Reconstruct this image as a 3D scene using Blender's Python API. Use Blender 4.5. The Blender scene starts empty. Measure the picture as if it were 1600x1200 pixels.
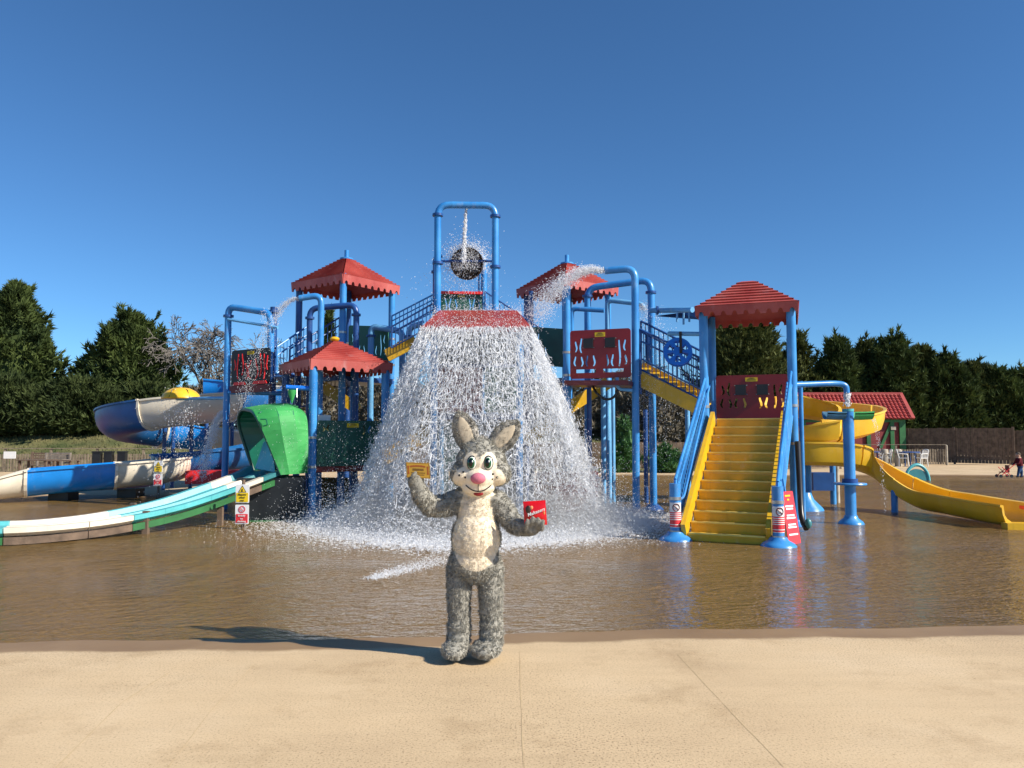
import bpy, math, random
import numpy as np
from mathutils import Vector, Matrix, Quaternion
from mathutils.geometry import tessellate_polygon
from mathutils import noise as mnoise
R = math.radians
rng = np.random.default_rng(7); random.seed(7)
scene = bpy.context.scene
COL = scene.collection

# ------------------------------------------------------------------ camera
CAM_H = 1.65; PITCH = math.atan(78/1200)
cam = bpy.data.cameras.new('camera'); camo = bpy.data.objects.new('camera', cam); COL.objects.link(camo)
cam.sensor_width = 36; cam.lens = 27.0; cam.clip_start = 0.1; cam.clip_end = 3000
camo.location = (0, 0, CAM_H); camo.rotation_euler = (math.pi/2 + PITCH, 0, 0)
scene.camera = camo
# ------------------------------------------------------------------ sky and sun
SUN_DIR = Vector((0.78, -0.34, 0.60)).normalized()     # from the scene towards the sun
SUN_EL = math.asin(SUN_DIR.z); SUN_AZ = math.atan2(SUN_DIR.x, SUN_DIR.y)
w = bpy.data.worlds.new('World'); scene.world = w; w.use_nodes = True
nt = w.node_tree; bg = nt.nodes['Background']
sky = nt.nodes.new('ShaderNodeTexSky'); sky.sky_type = 'NISHITA'; sky.sun_disc = False
sky.sun_elevation = SUN_EL; sky.sun_rotation = SUN_AZ
sky.altitude = 0; sky.air_density = 0.8; sky.dust_density = 0.0; sky.ozone_density = 10.0
wb = nt.nodes.new('ShaderNodeMix'); wb.data_type = 'RGBA'; wb.blend_type = 'MULTIPLY'; wb.inputs[0].default_value = 1.0; wb.inputs[7].default_value = (0.85, 1.0, 0.96, 1)   # camera white balance
nt.links.new(sky.outputs[0], wb.inputs[6]); nt.links.new(wb.outputs[2], bg.inputs[0]); bg.inputs[1].default_value = 0.092
sl = bpy.data.lights.new('sun', 'SUN'); sl.energy = 4.6; sl.angle = R(0.5); sl.color = (1.0, 0.93, 0.82)
so = bpy.data.objects.new('sun', sl); COL.objects.link(so)
so.rotation_euler = SUN_DIR.to_track_quat('Z', 'Y').to_euler(); so.location = (20, -8, 20)
vs = scene.view_settings; vs.view_transform = 'Standard'; vs.look = 'None'; vs.gamma = 1; vs.exposure = 0.68
scene.cycles.max_bounces = 8; scene.cycles.transparent_max_bounces = 16
scene.cycles.diffuse_bounces = 3; scene.cycles.use_denoising = True

# ------------------------------------------------------------------ measuring helpers
cT, sT = math.cos(PITCH), math.sin(PITCH)
def at(px, py, Y):
    u = (px-800)/1200; v = -(py-600)/1200
    d = Vector((u, cT - v*sT, sT + v*cT)); k = Y/d.y
    return Vector((d.x*k, Y, CAM_H + d.z*k))
def gnd(px, py, z=0.0):
    u = (px-800)/1200; v = -(py-600)/1200
    d = Vector((u, cT - v*sT, sT + v*cT)); k = (z-CAM_H)/d.z
    return Vector((d.x*k, d.y*k, z))

# ------------------------------------------------------------------ materials
def mat(name, col, rough=0.5, var=0.12, vscale=3.0, bump=0.0, bscale=30.0, spec=0.5, col2=None, trans=0.0, coat=0.0, metal=0.0, wear=0.0):
    m = bpy.data.materials.new(name); m.use_nodes = True
    n = m.node_tree.nodes; l = m.node_tree.links; b = n['Principled BSDF']
    b.inputs['Roughness'].default_value = rough; b.inputs['Specular IOR Level'].default_value = spec
    b.inputs['Metallic'].default_value = metal
    if coat: b.inputs['Coat Weight'].default_value = coat; b.inputs['Coat Roughness'].default_value = 0.15
    tc = n.new('ShaderNodeTexCoord'); geo = n.new('ShaderNodeNewGeometry')
    nz = n.new('ShaderNodeTexNoise'); nz.inputs['Scale'].default_value = vscale; nz.inputs['Detail'].default_value = 6
    l.new(geo.outputs['Position'], nz.inputs['Vector'])
    rp = n.new('ShaderNodeValToRGB'); l.new(nz.outputs[0], rp.inputs[0])
    c = Vector(col)
    c2 = Vector(col2) if col2 else c*(1+var)
    rp.color_ramp.elements[0].position = 0.32; rp.color_ramp.elements[1].position = 0.68
    rp.color_ramp.elements[0].color = (*(c*(1-var)), 1); rp.color_ramp.elements[1].color = (*c2, 1)
    out_c = rp.outputs[0]
    if wear:     # chalky scuffs and dirty run-marks
        for sc_, colr, lo, hi in (((5, 5, 2.0), tuple(min(0.8, 0.45*q+0.36) for q in c), 0.56, 0.80), ((9, 9, 0.9), tuple(0.35*q+0.012 for q in c), 0.55, 0.85)):
            mp = n.new('ShaderNodeMapping'); mp.inputs['Scale'].default_value = sc_; l.new(geo.outputs['Position'], mp.inputs[0])
            w_ = n.new('ShaderNodeTexNoise'); w_.inputs['Scale'].default_value = 1.0; w_.inputs['Detail'].default_value = 8; w_.inputs['Roughness'].default_value = 0.7; l.new(mp.outputs[0], w_.inputs['Vector'])
            mr = n.new('ShaderNodeMapRange'); mr.inputs[1].default_value = lo; mr.inputs[2].default_value = hi; mr.inputs[4].default_value = wear; l.new(w_.outputs[0], mr.inputs[0])
            mx_ = n.new('ShaderNodeMix'); mx_.data_type = 'RGBA'; l.new(mr.outputs[0], mx_.inputs[0]); l.new(out_c, mx_.inputs[6]); mx_.inputs[7].default_value = (*colr, 1); out_c = mx_.outputs[2]
    l.new(out_c, b.inputs['Base Color'])
    if bump:
        nb = n.new('ShaderNodeTexNoise'); nb.inputs['Scale'].default_value = bscale; nb.inputs['Detail'].default_value = 4
        l.new(geo.outputs['Position'], nb.inputs['Vector'])
        bp = n.new('ShaderNodeBump'); bp.inputs['Strength'].default_value = bump; bp.inputs['Distance'].default_value = 0.02
        l.new(nb.outputs[0], bp.inputs['Height']); l.new(bp.outputs[0], b.inputs['Normal'])
    if trans:
        tr = n.new('ShaderNodeBsdfTranslucent'); mx = n.new('ShaderNodeMixShader'); mx.inputs[0].default_value = trans
        l.new(rp.outputs[0], tr.inputs[0]); l.new(b.outputs[0], mx.inputs[1]); l.new(tr.outputs[0], mx.inputs[2])
        l.new(mx.outputs[0], n['Material Output'].inputs[0])
    return m
def attr_mat(name, rough=0.9):
    m = bpy.data.materials.new(name); m.use_nodes = True; n = m.node_tree.nodes; b = n['Principled BSDF']
    a = n.new('ShaderNodeVertexColor'); a.layer_name = 'col'
    m.node_tree.links.new(a.outputs[0], b.inputs['Base Color']); b.inputs['Roughness'].default_value = rough
    b.inputs['Specular IOR Level'].default_value = 0.15
    return m
M = {}
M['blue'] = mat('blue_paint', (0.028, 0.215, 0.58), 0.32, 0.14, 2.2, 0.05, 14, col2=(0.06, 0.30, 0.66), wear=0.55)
M['pale_blue'] = mat('sun_bleached_blue_paint', (0.13, 0.38, 0.66), 0.5, 0.2, 2.0, 0.05, 14, wear=0.6)
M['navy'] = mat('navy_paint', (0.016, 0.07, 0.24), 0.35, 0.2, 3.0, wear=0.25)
M['royal'] = mat('royal_blue_plastic', (0.012, 0.17, 0.70), 0.3, 0.1, 2.0)
M['red_roof'] = mat('faded_red_roof_plastic', (0.41, 0.055, 0.048), 0.5, 0.16, 1.6, 0.1, 40, col2=(0.50, 0.115, 0.095), wear=0.5)
M['red_wet'] = mat('wet_red_roof', (0.28, 0.045, 0.035), 0.2, 0.25, 2.5, 0.1, 20)
M['red'] = mat('red_panel_plastic', (0.24, 0.008, 0.012), 0.35, 0.12, 2.0)
M['bright_red'] = mat('bright_red_plastic', (0.68, 0.02, 0.02), 0.35, 0.1, 2.0)
M['maroon'] = mat('maroon_plastic', (0.12, 0.012, 0.016), 0.4, 0.2, 3.0)
M['black'] = mat('black_plastic', (0.012, 0.014, 0.016), 0.4, 0.3, 4.0)
M['green_dk'] = mat('dark_green_panel', (0.012, 0.085, 0.06), 0.4, 0.2, 3.0)
M['green'] = mat('bright_green_fibreglass', (0.035, 0.33, 0.075), 0.55, 0.16, 1.8, 0.05, 6, col2=(0.06, 0.40, 0.10), wear=0.45)
M['green_in'] = mat('deep_green_lining', (0.008, 0.13, 0.075), 0.35, 0.2, 2.0)
M['yellow'] = mat('yellow_paint', (0.70, 0.40, 0.014), 0.35, 0.1, 3.0, 0.05, 30, wear=0.45)
M['yellow_highlight'] = mat('pale_yellow_edge_highlight', (0.86, 0.66, 0.16), 0.4, 0.15, 8.0)  # light on the step edges put into the colour, paler than the tread yellow
M['yellow_slide'] = mat('yellow_fibreglass', (0.76, 0.43, 0.016), 0.33, 0.09, 1.5, col2=(0.80, 0.49, 0.03), wear=0.3)
M['cream'] = mat('cream_fibreglass', (0.72, 0.64, 0.50), 0.35, 0.1, 2.0, wear=0.35)
M['turq'] = mat('turquoise_fibreglass', (0.09, 0.42, 0.44), 0.38, 0.12, 2.0, wear=0.4)
M['teal'] = mat('dull_teal_fibreglass', (0.05, 0.22, 0.24), 0.35, 0.15, 2.0)
M['slide_blue'] = mat('slide_blue_fibreglass', (0.008, 0.21, 0.62), 0.3, 0.1, 2.0, wear=0.35)
M['slide_navy'] = mat('slide_navy_fibreglass', (0.008, 0.105, 0.30), 0.42, 0.15, 2.0, wear=0.4)
M['white'] = mat('white_plastic', (0.78, 0.78, 0.76), 0.4, 0.04, 5.0)
M['sign_yellow'] = mat('sign_yellow', (0.80, 0.55, 0.01), 0.4, 0.05, 5.0)
M['sign_red'] = mat('sign_red', (0.70, 0.035, 0.045), 0.4, 0.05, 5.0)
M['steel'] = mat('dull_steel', (0.45, 0.45, 0.44), 0.35, 0.2, 8.0, metal=0.8)
M['brown'] = mat('dark_brown_bucket', (0.030, 0.016, 0.010), 0.45, 0.35, 7.0, 0.4, 18)
M['wood'] = mat('weathered_fence_wood', (0.23, 0.185, 0.13), 0.85, 0.3, 7.0, 0.3, 40)
M['wood_dk'] = mat('brown_fence_boards', (0.135, 0.092, 0.062), 0.85, 0.35, 5.0, 0.3, 40)
M['wood_grey'] = mat('grey_teak', (0.20, 0.17, 0.14), 0.8, 0.3, 9.0)
M['bark'] = mat('bark', (0.07, 0.05, 0.035), 0.9, 0.3, 8.0)
M['birch'] = mat('pale_twigs', (0.15, 0.135, 0.12), 0.9, 0.3, 3.0)
M['conifer'] = mat('cypress_foliage', (0.034, 0.066, 0.018), 0.75, 0.5, 0.7, col2=(0.095, 0.130, 0.034), spec=0.2, trans=0.18)
M['conifer_b'] = mat('olive_cypress_foliage', (0.048, 0.074, 0.020), 0.75, 0.5, 0.7, col2=(0.125, 0.142, 0.040), spec=0.2, trans=0.18)
M['hedge'] = mat('hedge_leaves', (0.034, 0.060, 0.018), 0.75, 0.45, 1.2, col2=(0.080, 0.105, 0.032), spec=0.2, trans=0.18)
M['scrub'] = mat('brown_scrub', (0.125, 0.105, 0.072), 0.9, 0.35, 1.5)
M['dead'] = mat('dry_stems', (0.16, 0.12, 0.075), 0.9, 0.3, 2.0)
M['grass'] = mat('rough_grass', (0.085, 0.115, 0.028), 0.9, 0.4, 0.8, col2=(0.17, 0.15, 0.06))
M['tile'] = mat('red_metal_tiles', (0.36, 0.06, 0.05), 0.4, 0.15, 2.0)
M['barn'] = mat('barn_red_boards', (0.19, 0.022, 0.02), 0.6, 0.2, 3.0)
M['barn_green'] = mat('green_painted_timber', (0.02, 0.13, 0.035), 0.55, 0.2, 3.0)
M['white_chair'] = mat('white_resin', (0.75, 0.74, 0.70), 0.45, 0.05, 5.0)
M['stone'] = mat('pale_concrete_post', (0.42, 0.37, 0.29), 0.9, 0.2, 6.0)
M['rubber'] = mat('black_rubber_hose', (0.015, 0.015, 0.017), 0.35, 0.2, 6.0)

def water_drop_mat():
    m = bpy.data.materials.new('aerated_water'); m.use_nodes = True
    n = m.node_tree.nodes; l = m.node_tree.links; b = n['Principled BSDF']
    b.inputs['Base Color'].default_value = (0.93, 0.94, 0.95, 1); b.inputs['Roughness'].default_value = 0.3
    tr = n.new('ShaderNodeBsdfTranslucent'); tr.inputs[0].default_value = (0.93, 0.94, 0.96, 1)
    tp = n.new('ShaderNodeBsdfTransparent'); mx = n.new('ShaderNodeMixShader'); mx.inputs[0].default_value = 0.5
    m2 = n.new('ShaderNodeMixShader'); m2.inputs[0].default_value = 0.04
    l.new(b.outputs[0], mx.inputs[1]); l.new(tr.outputs[0], mx.inputs[2])
    l.new(mx.outputs[0], m2.inputs[1]); l.new(tp.outputs[0], m2.inputs[2])
    l.new(m2.outputs[0], n['Material Output'].inputs[0])
    return m
M['drop'] = water_drop_mat()

# ------------------------------------------------------------------ object helpers
ORG = {}
def tag(o, label=None, cat=None, group=None, kind=None):
    if label: o['label'] = label
    if cat: o['category'] = cat
    if group: o['group'] = group
    if kind: o['kind'] = kind
    return o
def thing(name, label, cat, loc, group=None):
    o = bpy.data.objects.new(name, None); COL.objects.link(o); o.location = loc; o.empty_display_size = 0.2
    ORG[o] = Vector(loc); return tag(o, label, cat, group)
def link_mesh(name, me, parent=None):
    o = bpy.data.objects.new(name, me); COL.objects.link(o)
    if parent is not None:
        o.parent = parent; ORG[o] = ORG[parent]
    else: ORG[o] = Vector((0, 0, 0))
    return o
def np_mesh(name, V, F, material, parent=None, smooth=False, cols=None):
    """V (N,3) world coordinates, F (M,k) equal-size faces"""
    V = np.asarray(V, dtype=np.float32); F = np.asarray(F, dtype=np.int32)
    org = np.array(ORG[parent], dtype=np.float32) if parent is not None else np.zeros(3, np.float32)
    me = bpy.data.meshes.new(name); k = F.shape[1]
    me.vertices.add(len(V)); me.vertices.foreach_set('co', (V-org).ravel())
    me.loops.add(F.size); me.loops.foreach_set('vertex_index', F.ravel())
    me.polygons.add(len(F)); me.polygons.foreach_set('loop_start', np.arange(0, F.size, k, dtype=np.int32))
    me.polygons.foreach_set('loop_total', np.full(len(F), k, np.int32))
    me.polygons.foreach_set('use_smooth', np.full(len(F), smooth))
    me.update(calc_edges=True)
    if cols is not None:
        a = me.color_attributes.new('col', 'FLOAT_COLOR', 'POINT')
        a.data.foreach_set('color', np.concatenate([cols, np.ones((len(V), 1))], 1).astype(np.float32).ravel())
    me.materials.append(material)
    return link_mesh(name, me, parent)

class MB:
    def __init__(s): s.v = []; s.f = []
    def add(s, vs_, fs):
        b = len(s.v); s.v += [tuple(v) for v in vs_]; s.f += [tuple(i+b for i in f) for f in fs]; return s
    def box(s, c, size, rz=0.0, mat3=None):
        hx, hy, hz = size[0]/2, size[1]/2, size[2]/2
        m = mat3 if mat3 is not None else Matrix.Rotation(rz, 3, 'Z')
        P = [Vector(c) + m @ Vector((x, y, z)) for x in (-hx, hx) for y in (-hy, hy) for z in (-hz, hz)]
        return s.add(P, [(0, 1, 3, 2), (4, 6, 7, 5), (0, 4, 5, 1), (2, 3, 7, 6), (0, 2, 6, 4), (1, 5, 7, 3)])
    def beam(s, a, b, wd, ht, up=Vector((0, 0, 1))):
        a = Vector(a); b = Vector(b); d = (b-a); L = d.length; d.normalize()
        x = d.cross(up)
        if x.length < 1e-4: x = Vector((1, 0, 0))
        x.normalize(); u = x.cross(d)
        m = Matrix((d, x, u)).transposed()
        return s.box((a+b)/2, (L, wd, ht), mat3=m)
    def tube(s, pts, r, n=10, cap=True):
        pts = [Vector(p) for p in pts]; rr = r if isinstance(r, (list, tuple)) else [r]*len(pts)
        t0 = (pts[1]-pts[0]).normalized()
        ref = Vector((0, 0, 1)) if abs(t0.z) < 0.9 else Vector((1, 0, 0))
        x = t0.cross(ref).normalized(); rings = []; base = len(s.v); tp = t0
        for i, p in enumerate(pts):
            t = ((pts[min(i+1, len(pts)-1)]-pts[max(i-1, 0)])).normalized()
            q = tp.rotation_difference(t); x = q @ x; x = (x - t*x.dot(t)).normalized(); tp = t
            y = t.cross(x)
            s.v += [tuple(p + (x*math.cos(2*math.pi*k/n) + y*math.sin(2*math.pi*k/n))*rr[i]) for k in range(n)]
        for i in range(len(pts)-1):
            for k in range(n):
                k2 = (k+1) % n
                s.f.append((base+i*n+k, base+i*n+k2, base+(i+1)*n+k2, base+(i+1)*n+k))
        if cap:
            s.f.append(tuple(base+k for k in reversed(range(n)))); s.f.append(tuple(base+(len(pts)-1)*n+k for k in range(n)))
        return s
    def lathe(s, prof, c, n=18, axis=None):
        """prof: (radius, height) pairs along axis from c"""
        c = Vector(c); q = Vector((0, 0, 1)).rotation_difference(axis) if axis is not None else Quaternion()
        base = len(s.v)
        for r, h in prof:
            s.v += [tuple(c + q @ Vector((r*math.cos(2*math.pi*k/n), r*math.sin(2*math.pi*k/n), h))) for k in range(n)]
        for i in range(len(prof)-1):
            for k in range(n):
                k2 = (k+1) % n
                s.f.append((base+i*n+k, base+i*n+k2, base+(i+1)*n+k2, base+(i+1)*n+k))
        s.f.append(tuple(base+k for k in reversed(range(n)))); s.f.append(tuple(base+(len(prof)-1)*n+k for k in range(n)))
        return s
    def plate(s, loops, o, ux, uy, th):
        """2-D outline with holes -> plate of thickness th, front face on plane o,ux,uy, back behind it"""
        o = Vector(o); ux = Vector(ux); uy = Vector(uy); nrm = ux.cross(uy).normalized()
        tris = tessellate_polygon([[Vector((p[0], p[1], 0)) for p in lp] for lp in loops])
        flat = [p for lp in loops for p in lp]; b = len(s.v); N = len(flat)
        for dz in (0, -th): s.v += [tuple(o + ux*p[0] + uy*p[1] + nrm*dz) for p in flat]
        for t in tris:
            a, c, d = (flat[i] for i in t)
            area = (c[0]-a[0])*(d[1]-a[1]) - (c[1]-a[1])*(d[0]-a[0])
            t = t if area > 0 else tuple(reversed(t))
            s.f.append(tuple(b+i for i in t)); s.f.append(tuple(b+N+i for i in reversed(t)))
        k = 0
        for lp in loops:
            m = len(lp)
            for i in range(m):
                j = (i+1) % m; s.f.append((b+k+i, b+k+j, b+N+k+j, b+N+k+i))
            k += m
        return s
    def ball(s, c, r, n=12, m=8, rot=None):
        r = r if hasattr(r, '__len__') else (r, r, r); base = len(s.v); c = Vector(c)
        for i in range(m+1):
            th = math.pi*i/m
            for k in range(n):
                ph = 2*math.pi*k/n
                v = Vector((r[0]*math.sin(th)*math.cos(ph), r[1]*math.sin(th)*math.sin(ph), r[2]*math.cos(th)))
                if rot is not None: v = rot @ v
                s.v.append(tuple(c+v))
        for i in range(m):
            for k in range(n):
                k2 = (k+1) % n; s.f.append((base+i*n+k, base+(i+1)*n+k, base+(i+1)*n+k2, base+i*n+k2))
        return s
    def build(s, name, material, parent=None, smooth=False, auto=None):
        org = ORG[parent] if parent is not None else Vector((0, 0, 0))
        me = bpy.data.meshes.new(name)
        me.from_pydata([(v[0]-org.x, v[1]-org.y, v[2]-org.z) for v in s.v], [], s.f)
        if smooth:
            me.polygons.foreach_set('use_smooth', [True]*len(me.polygons)); me.update()
            try: me.set_sharp_from_angle(angle=R(40))
            except Exception: pass
        me.validate(); me.materials.append(material)
        return link_mesh(name, me, parent)

def rounded(pts, rad=0.18, n=6):
    pts = [Vector(p) for p in pts]; out = [pts[0]]
    for i in range(1, len(pts)-1):
        a, b, c = pts[i-1], pts[i], pts[i+1]
        k1 = min(rad, (a-b).length*0.5); k2 = min(rad, (c-b).length*0.5)
        p = b+(a-b).normalized()*k1; q = b+(c-b).normalized()*k2
        for j in range(n+1):
            t = j/n; out.append(p*(1-t)**2 + b*2*t*(1-t) + q*t*t)
    out.append(pts[-1]); return out
def text_mesh(name, body, size, o, ux, uy, material, parent, shear=0.0, wide=1.0):
    cu = bpy.data.curves.new(name, 'FONT'); cu.body = body; cu.size = size; cu.align_x = 'CENTER'; cu.align_y = 'CENTER'
    cu.extrude = 0.0015; cu.shear = shear; cu.resolution_u = 2; cu.offset = size*0.012
    tmp = bpy.data.objects.new(name, cu); COL.objects.link(tmp)
    dg = bpy.context.evaluated_depsgraph_get(); me = bpy.data.meshes.new_from_object(tmp.evaluated_get(dg))
    bpy.data.objects.remove(tmp); bpy.data.curves.remove(cu)
    ux = Vector(ux).normalized(); uy = Vector(uy).normalized(); nz = ux.cross(uy); oo = Vector(o)-ORG[parent]
    for v in me.vertices: v.co = oo + ux*v.co.x*wide + uy*v.co.y + nz*(v.co.z+0.003)
    me.materials.clear(); me.materials.append(material)
    return link_mesh(name, me, parent)
def copy_tree(o, loc, rz=0.0, label=None):
    r = o.copy(); COL.objects.link(r); r.location = loc; r.rotation_euler = (0, 0, rz); ORG[r] = Vector(loc)
    if label: r['label'] = label
    for ch in list(o.children):
        c = ch.copy(); COL.objects.link(c); c.parent = r
        for g in list(ch.children):
            d = g.copy(); COL.objects.link(d); d.parent = c
    return r
# ================================================================== THE SETTING
def lerp(a, b, t): return a+(b-a)*t
def near_shore(x):       # y of the line where the dry deck ends
    return 6.08 + 0.075*x + 0.05*math.sin(x*1.3) + 0.02*math.sin(x*5.1+1)
def far_shore(x):
    if x < -9: return 21.0
    if x < -2: return lerp(21.0, 31.5, (x+9)/7)
    return 31.5 + 0.3*math.sin(x*0.5)
def sm(a, b, x):
    t = min(1, max(0, (x-a)/(b-a))); return t*t*(3-2*t)
WATER_Z = -0.035
def ground_z(x, y):
    ns, fs = near_shore(x), far_shore(x)
    inn = min(1.0, max(0.0, (y-ns)/0.75))*0.05 + sm(ns+0.75, ns+6, y)*0.10
    out = sm(fs, fs-1.2, y) if y > fs-1.3 else 1.0
    z = -inn*out
    if x < -6 or y > 33:
        pass
    return z
def axis(a, b, step, far):
    inner = list(np.arange(a, b+1e-6, step)); g = []; d = step
    p = b
    while p < far: d *= 1.6; p += d; g.append(p)
    lo = []; d = step; p = a
    while p > -far: d *= 1.6; p -= d; lo.append(p)
    return np.array(sorted(lo)+inner+g)
xs = axis(-24, 24, 0.25, 1500); ys = np.concatenate([axis(5.0, 10.0, 0.08, 0)[axis(5.0, 10.0, 0.08, 0) >= 4.99], []])
ys = np.unique(np.round(np.concatenate([-np.geomspace(1500, 1, 14), [0, 1, 2, 3, 4], np.arange(5, 9, 0.08), np.arange(9, 40, 0.25), np.geomspace(41, 2000, 18)]), 3))
V = []; 
for y in ys:
    for x in xs: V.append((x, y, ground_z(x, y)))
nx = len(xs); F = []
for j in range(len(ys)-1):
    for i in range(nx-1): F.append((j*nx+i, j*nx+i+1, (j+1)*nx+i+1, (j+1)*nx+i))

def ground_mat():
    m = bpy.data.materials.new('pale_pool_deck_concrete'); m.use_nodes = True
    n = m.node_tree.nodes; l = m.node_tree.links; b = n['Principled BSDF']
    geo = n.new('ShaderNodeNewGeometry'); sep = n.new('ShaderNodeSeparateXYZ'); l.new(geo.outputs['Position'], sep.inputs[0])
    def noise(sc, det=5, rough=0.6, vec=None):
        t = n.new('ShaderNodeTexNoise'); t.inputs['Scale'].default_value = sc; t.inputs['Detail'].default_value = det
        t.inputs['Roughness'].default_value = rough
        l.new(vec or geo.outputs['Position'], t.inputs['Vector']); return t.outputs[0]
    def ramp(src, e):
        r = n.new('ShaderNodeValToRGB'); l.new(src, r.inputs[0])
        while len(r.color_ramp.elements) < len(e): r.color_ramp.elements.new(0.5)
        for el, (p, c) in zip(r.color_ramp.elements, e): el.position = p; el.color = (*c, 1)
        return r.outputs[0]
    def mix(f, a, c, mode='MIX'):
        x = n.new('ShaderNodeMix'); x.data_type = 'RGBA'; x.blend_type = mode
        if isinstance(f, float): x.inputs[0].default_value = f
        else: l.new(f, x.inputs[0])
        l.new(a, x.inputs[6]); l.new(c, x.inputs[7]); return x.outputs[2]
    def math_(op, a, c=None):
        x = n.new('ShaderNodeMath'); x.operation = op; x.use_clamp = False
        for i, v in enumerate((a, c)):
            if v is None: continue
            if isinstance(v, (int, float)): x.inputs[i].default_value = v
            else: l.new(v, x.inputs[i])
        return x.outputs[0]
    # broad tone, trowel streaks, fine grit
    base = ramp(noise(0.55, 7, 0.62), [(0.28, (0.51, 0.37, 0.215)), (0.52, (0.60, 0.445, 0.262)), (0.74, (0.66, 0.505, 0.315))])
    mp = n.new('ShaderNodeMapping'); mp.inputs['Scale'].default_value = (0.8, 5.0, 1); mp.inputs['Rotation'].default_value = (0, 0, 0.12)
    l.new(geo.outputs['Position'], mp.inputs[0])
    streak = ramp(noise(1.6, 5, 0.6, mp.outputs[0]), [(0.35, (0.86, 0.86, 0.86)), (0.62, (1.0, 1.0, 1.0))])
    base = mix(0.40, base, streak, 'MULTIPLY')
    grit = ramp(noise(75, 3, 0.7), [(0.34, (0.30, 0.26, 0.22)), (0.455, (0.95, 0.95, 0.95)), (0.60, (1, 1, 1)), (0.72, (1.2, 1.17, 1.12))])
    patch = ramp(noise(0.35, 4, 0.5), [(0.40, (0.4, 0.4, 0.4)), (0.60, (1, 1, 1))])
    base = mix(patch, base, mix(1.0, base, grit, 'MULTIPLY'))
    blot = ramp(noise(1.3, 8, 0.7), [(0.34, (0.80, 0.77, 0.73)), (0.47, (1, 1, 1)), (0.66, (1, 1, 1)), (0.78, (1.07, 1.06, 1.05))])
    base = mix(0.8, base, blot, 'MULTIPLY')
    vor = n.new('ShaderNodeTexVoronoi'); vor.inputs['Scale'].default_value = 5.5; l.new(geo.outputs['Position'], vor.inputs['Vector'])
    spot = ramp(vor.outputs['Distance'], [(0.025, (0.45, 0.40, 0.34)), (0.05, (1, 1, 1))])
    base = mix(0.7, base, spot, 'MULTIPLY')
    # soaked band and pool floor: wherever the sheet has dropped below the deck
    wob = math_('MULTIPLY', math_('SUBTRACT', noise(2.2, 5), 0.5), 0.012)
    depth = math_('ADD', sep.outputs[2], wob)
    wet = n.new('ShaderNodeMapRange'); wet.inputs[1].default_value = -0.004; wet.inputs[2].default_value = -0.010
    l.new(depth, wet.inputs[0])
    soaked = ramp(noise(1.1, 6), [(0.3, (0.23, 0.14, 0.065)), (0.7, (0.31, 0.20, 0.10))])
    col = mix(wet.outputs[0], base, soaked)
    deep = n.new('ShaderNodeMapRange'); deep.inputs[1].default_value = -0.05; deep.inputs[2].default_value = -0.13
    l.new(depth, deep.inputs[0])
    floor = ramp(noise(0.5, 6), [(0.3, (0.26, 0.155, 0.052)), (0.7, (0.46, 0.29, 0.115))])
    col = mix(deep.outputs[0], col, floor)
    l.new(col, b.inputs['Base Color'])
    ro = n.new('ShaderNodeMapRange'); ro.inputs[3].default_value = 0.85; ro.inputs[4].default_value = 0.55
    l.new(wet.outputs[0], ro.inputs[0]); l.new(ro.outputs[0], b.inputs['Roughness'])
    bp = n.new('ShaderNodeBump'); bp.inputs['Strength'].default_value = 0.22; bp.inputs['Distance'].default_value = 0.01
    l.new(noise(60, 4, 0.7), bp.inputs['Height']); l.new(bp.outputs[0], b.inputs['Normal'])
    return m
ground = np_mesh('ground', V, F, ground_mat(), smooth=True); tag(ground, 'pale sandy concrete pool deck sloping down under the water', 'ground', kind='structure')
# joints and a crack in the deck, hair-thin strips just above it
M['joint'] = mat('dark_joint', (0.50, 0.37, 0.205), 0.95, 0.12, 9.0)
def joint(name, pix, wd):
    mb = MB(); P = [gnd(*p) for p in pix]; Q = []
    for a, b in zip(P, P[1:]):
        k = max(2, int((b-a).length/0.12))
        for i in range(k): Q.append(a.lerp(b, i/k))
    Q.append(P[-1]); L = []
    for i, p in enumerate(Q):
        d = (Q[min(i+1, len(Q)-1)]-Q[max(i-1, 0)]).normalized(); s = Vector((-d.y, d.x, 0))
        j = random.uniform(-0.0015, 0.0015); ww = wd*random.uniform(0.10, 0.85)
        L += [p+s*(j-ww/2)+Vector((0, 0, 0.0012)), p+s*(j+ww/2)+Vector((0, 0, 0.0012))]
    mb.add(L, [(2*i, 2*i+2, 2*i+3, 2*i+1) for i in range(len(Q)-1)])
    o = mb.build(name, M['joint'], ground); return o
joint('expansion_joint', [(812, 1018), (814, 1100), (818, 1199)], 0.010)
joint('expansion_joint', [(1058, 1022), (1130, 1100), (1225, 1199)], 0.009)
joint('expansion_joint', [(262, 1052), (190, 1098), (88, 1199)], 0.010)
joint('expansion_joint', [(396, 1040), (330, 1110), (262, 1199)], 0.006)
joint('expansion_joint', [(190, 1040), (120, 1075), (20, 1125)], 0.005)

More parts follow.
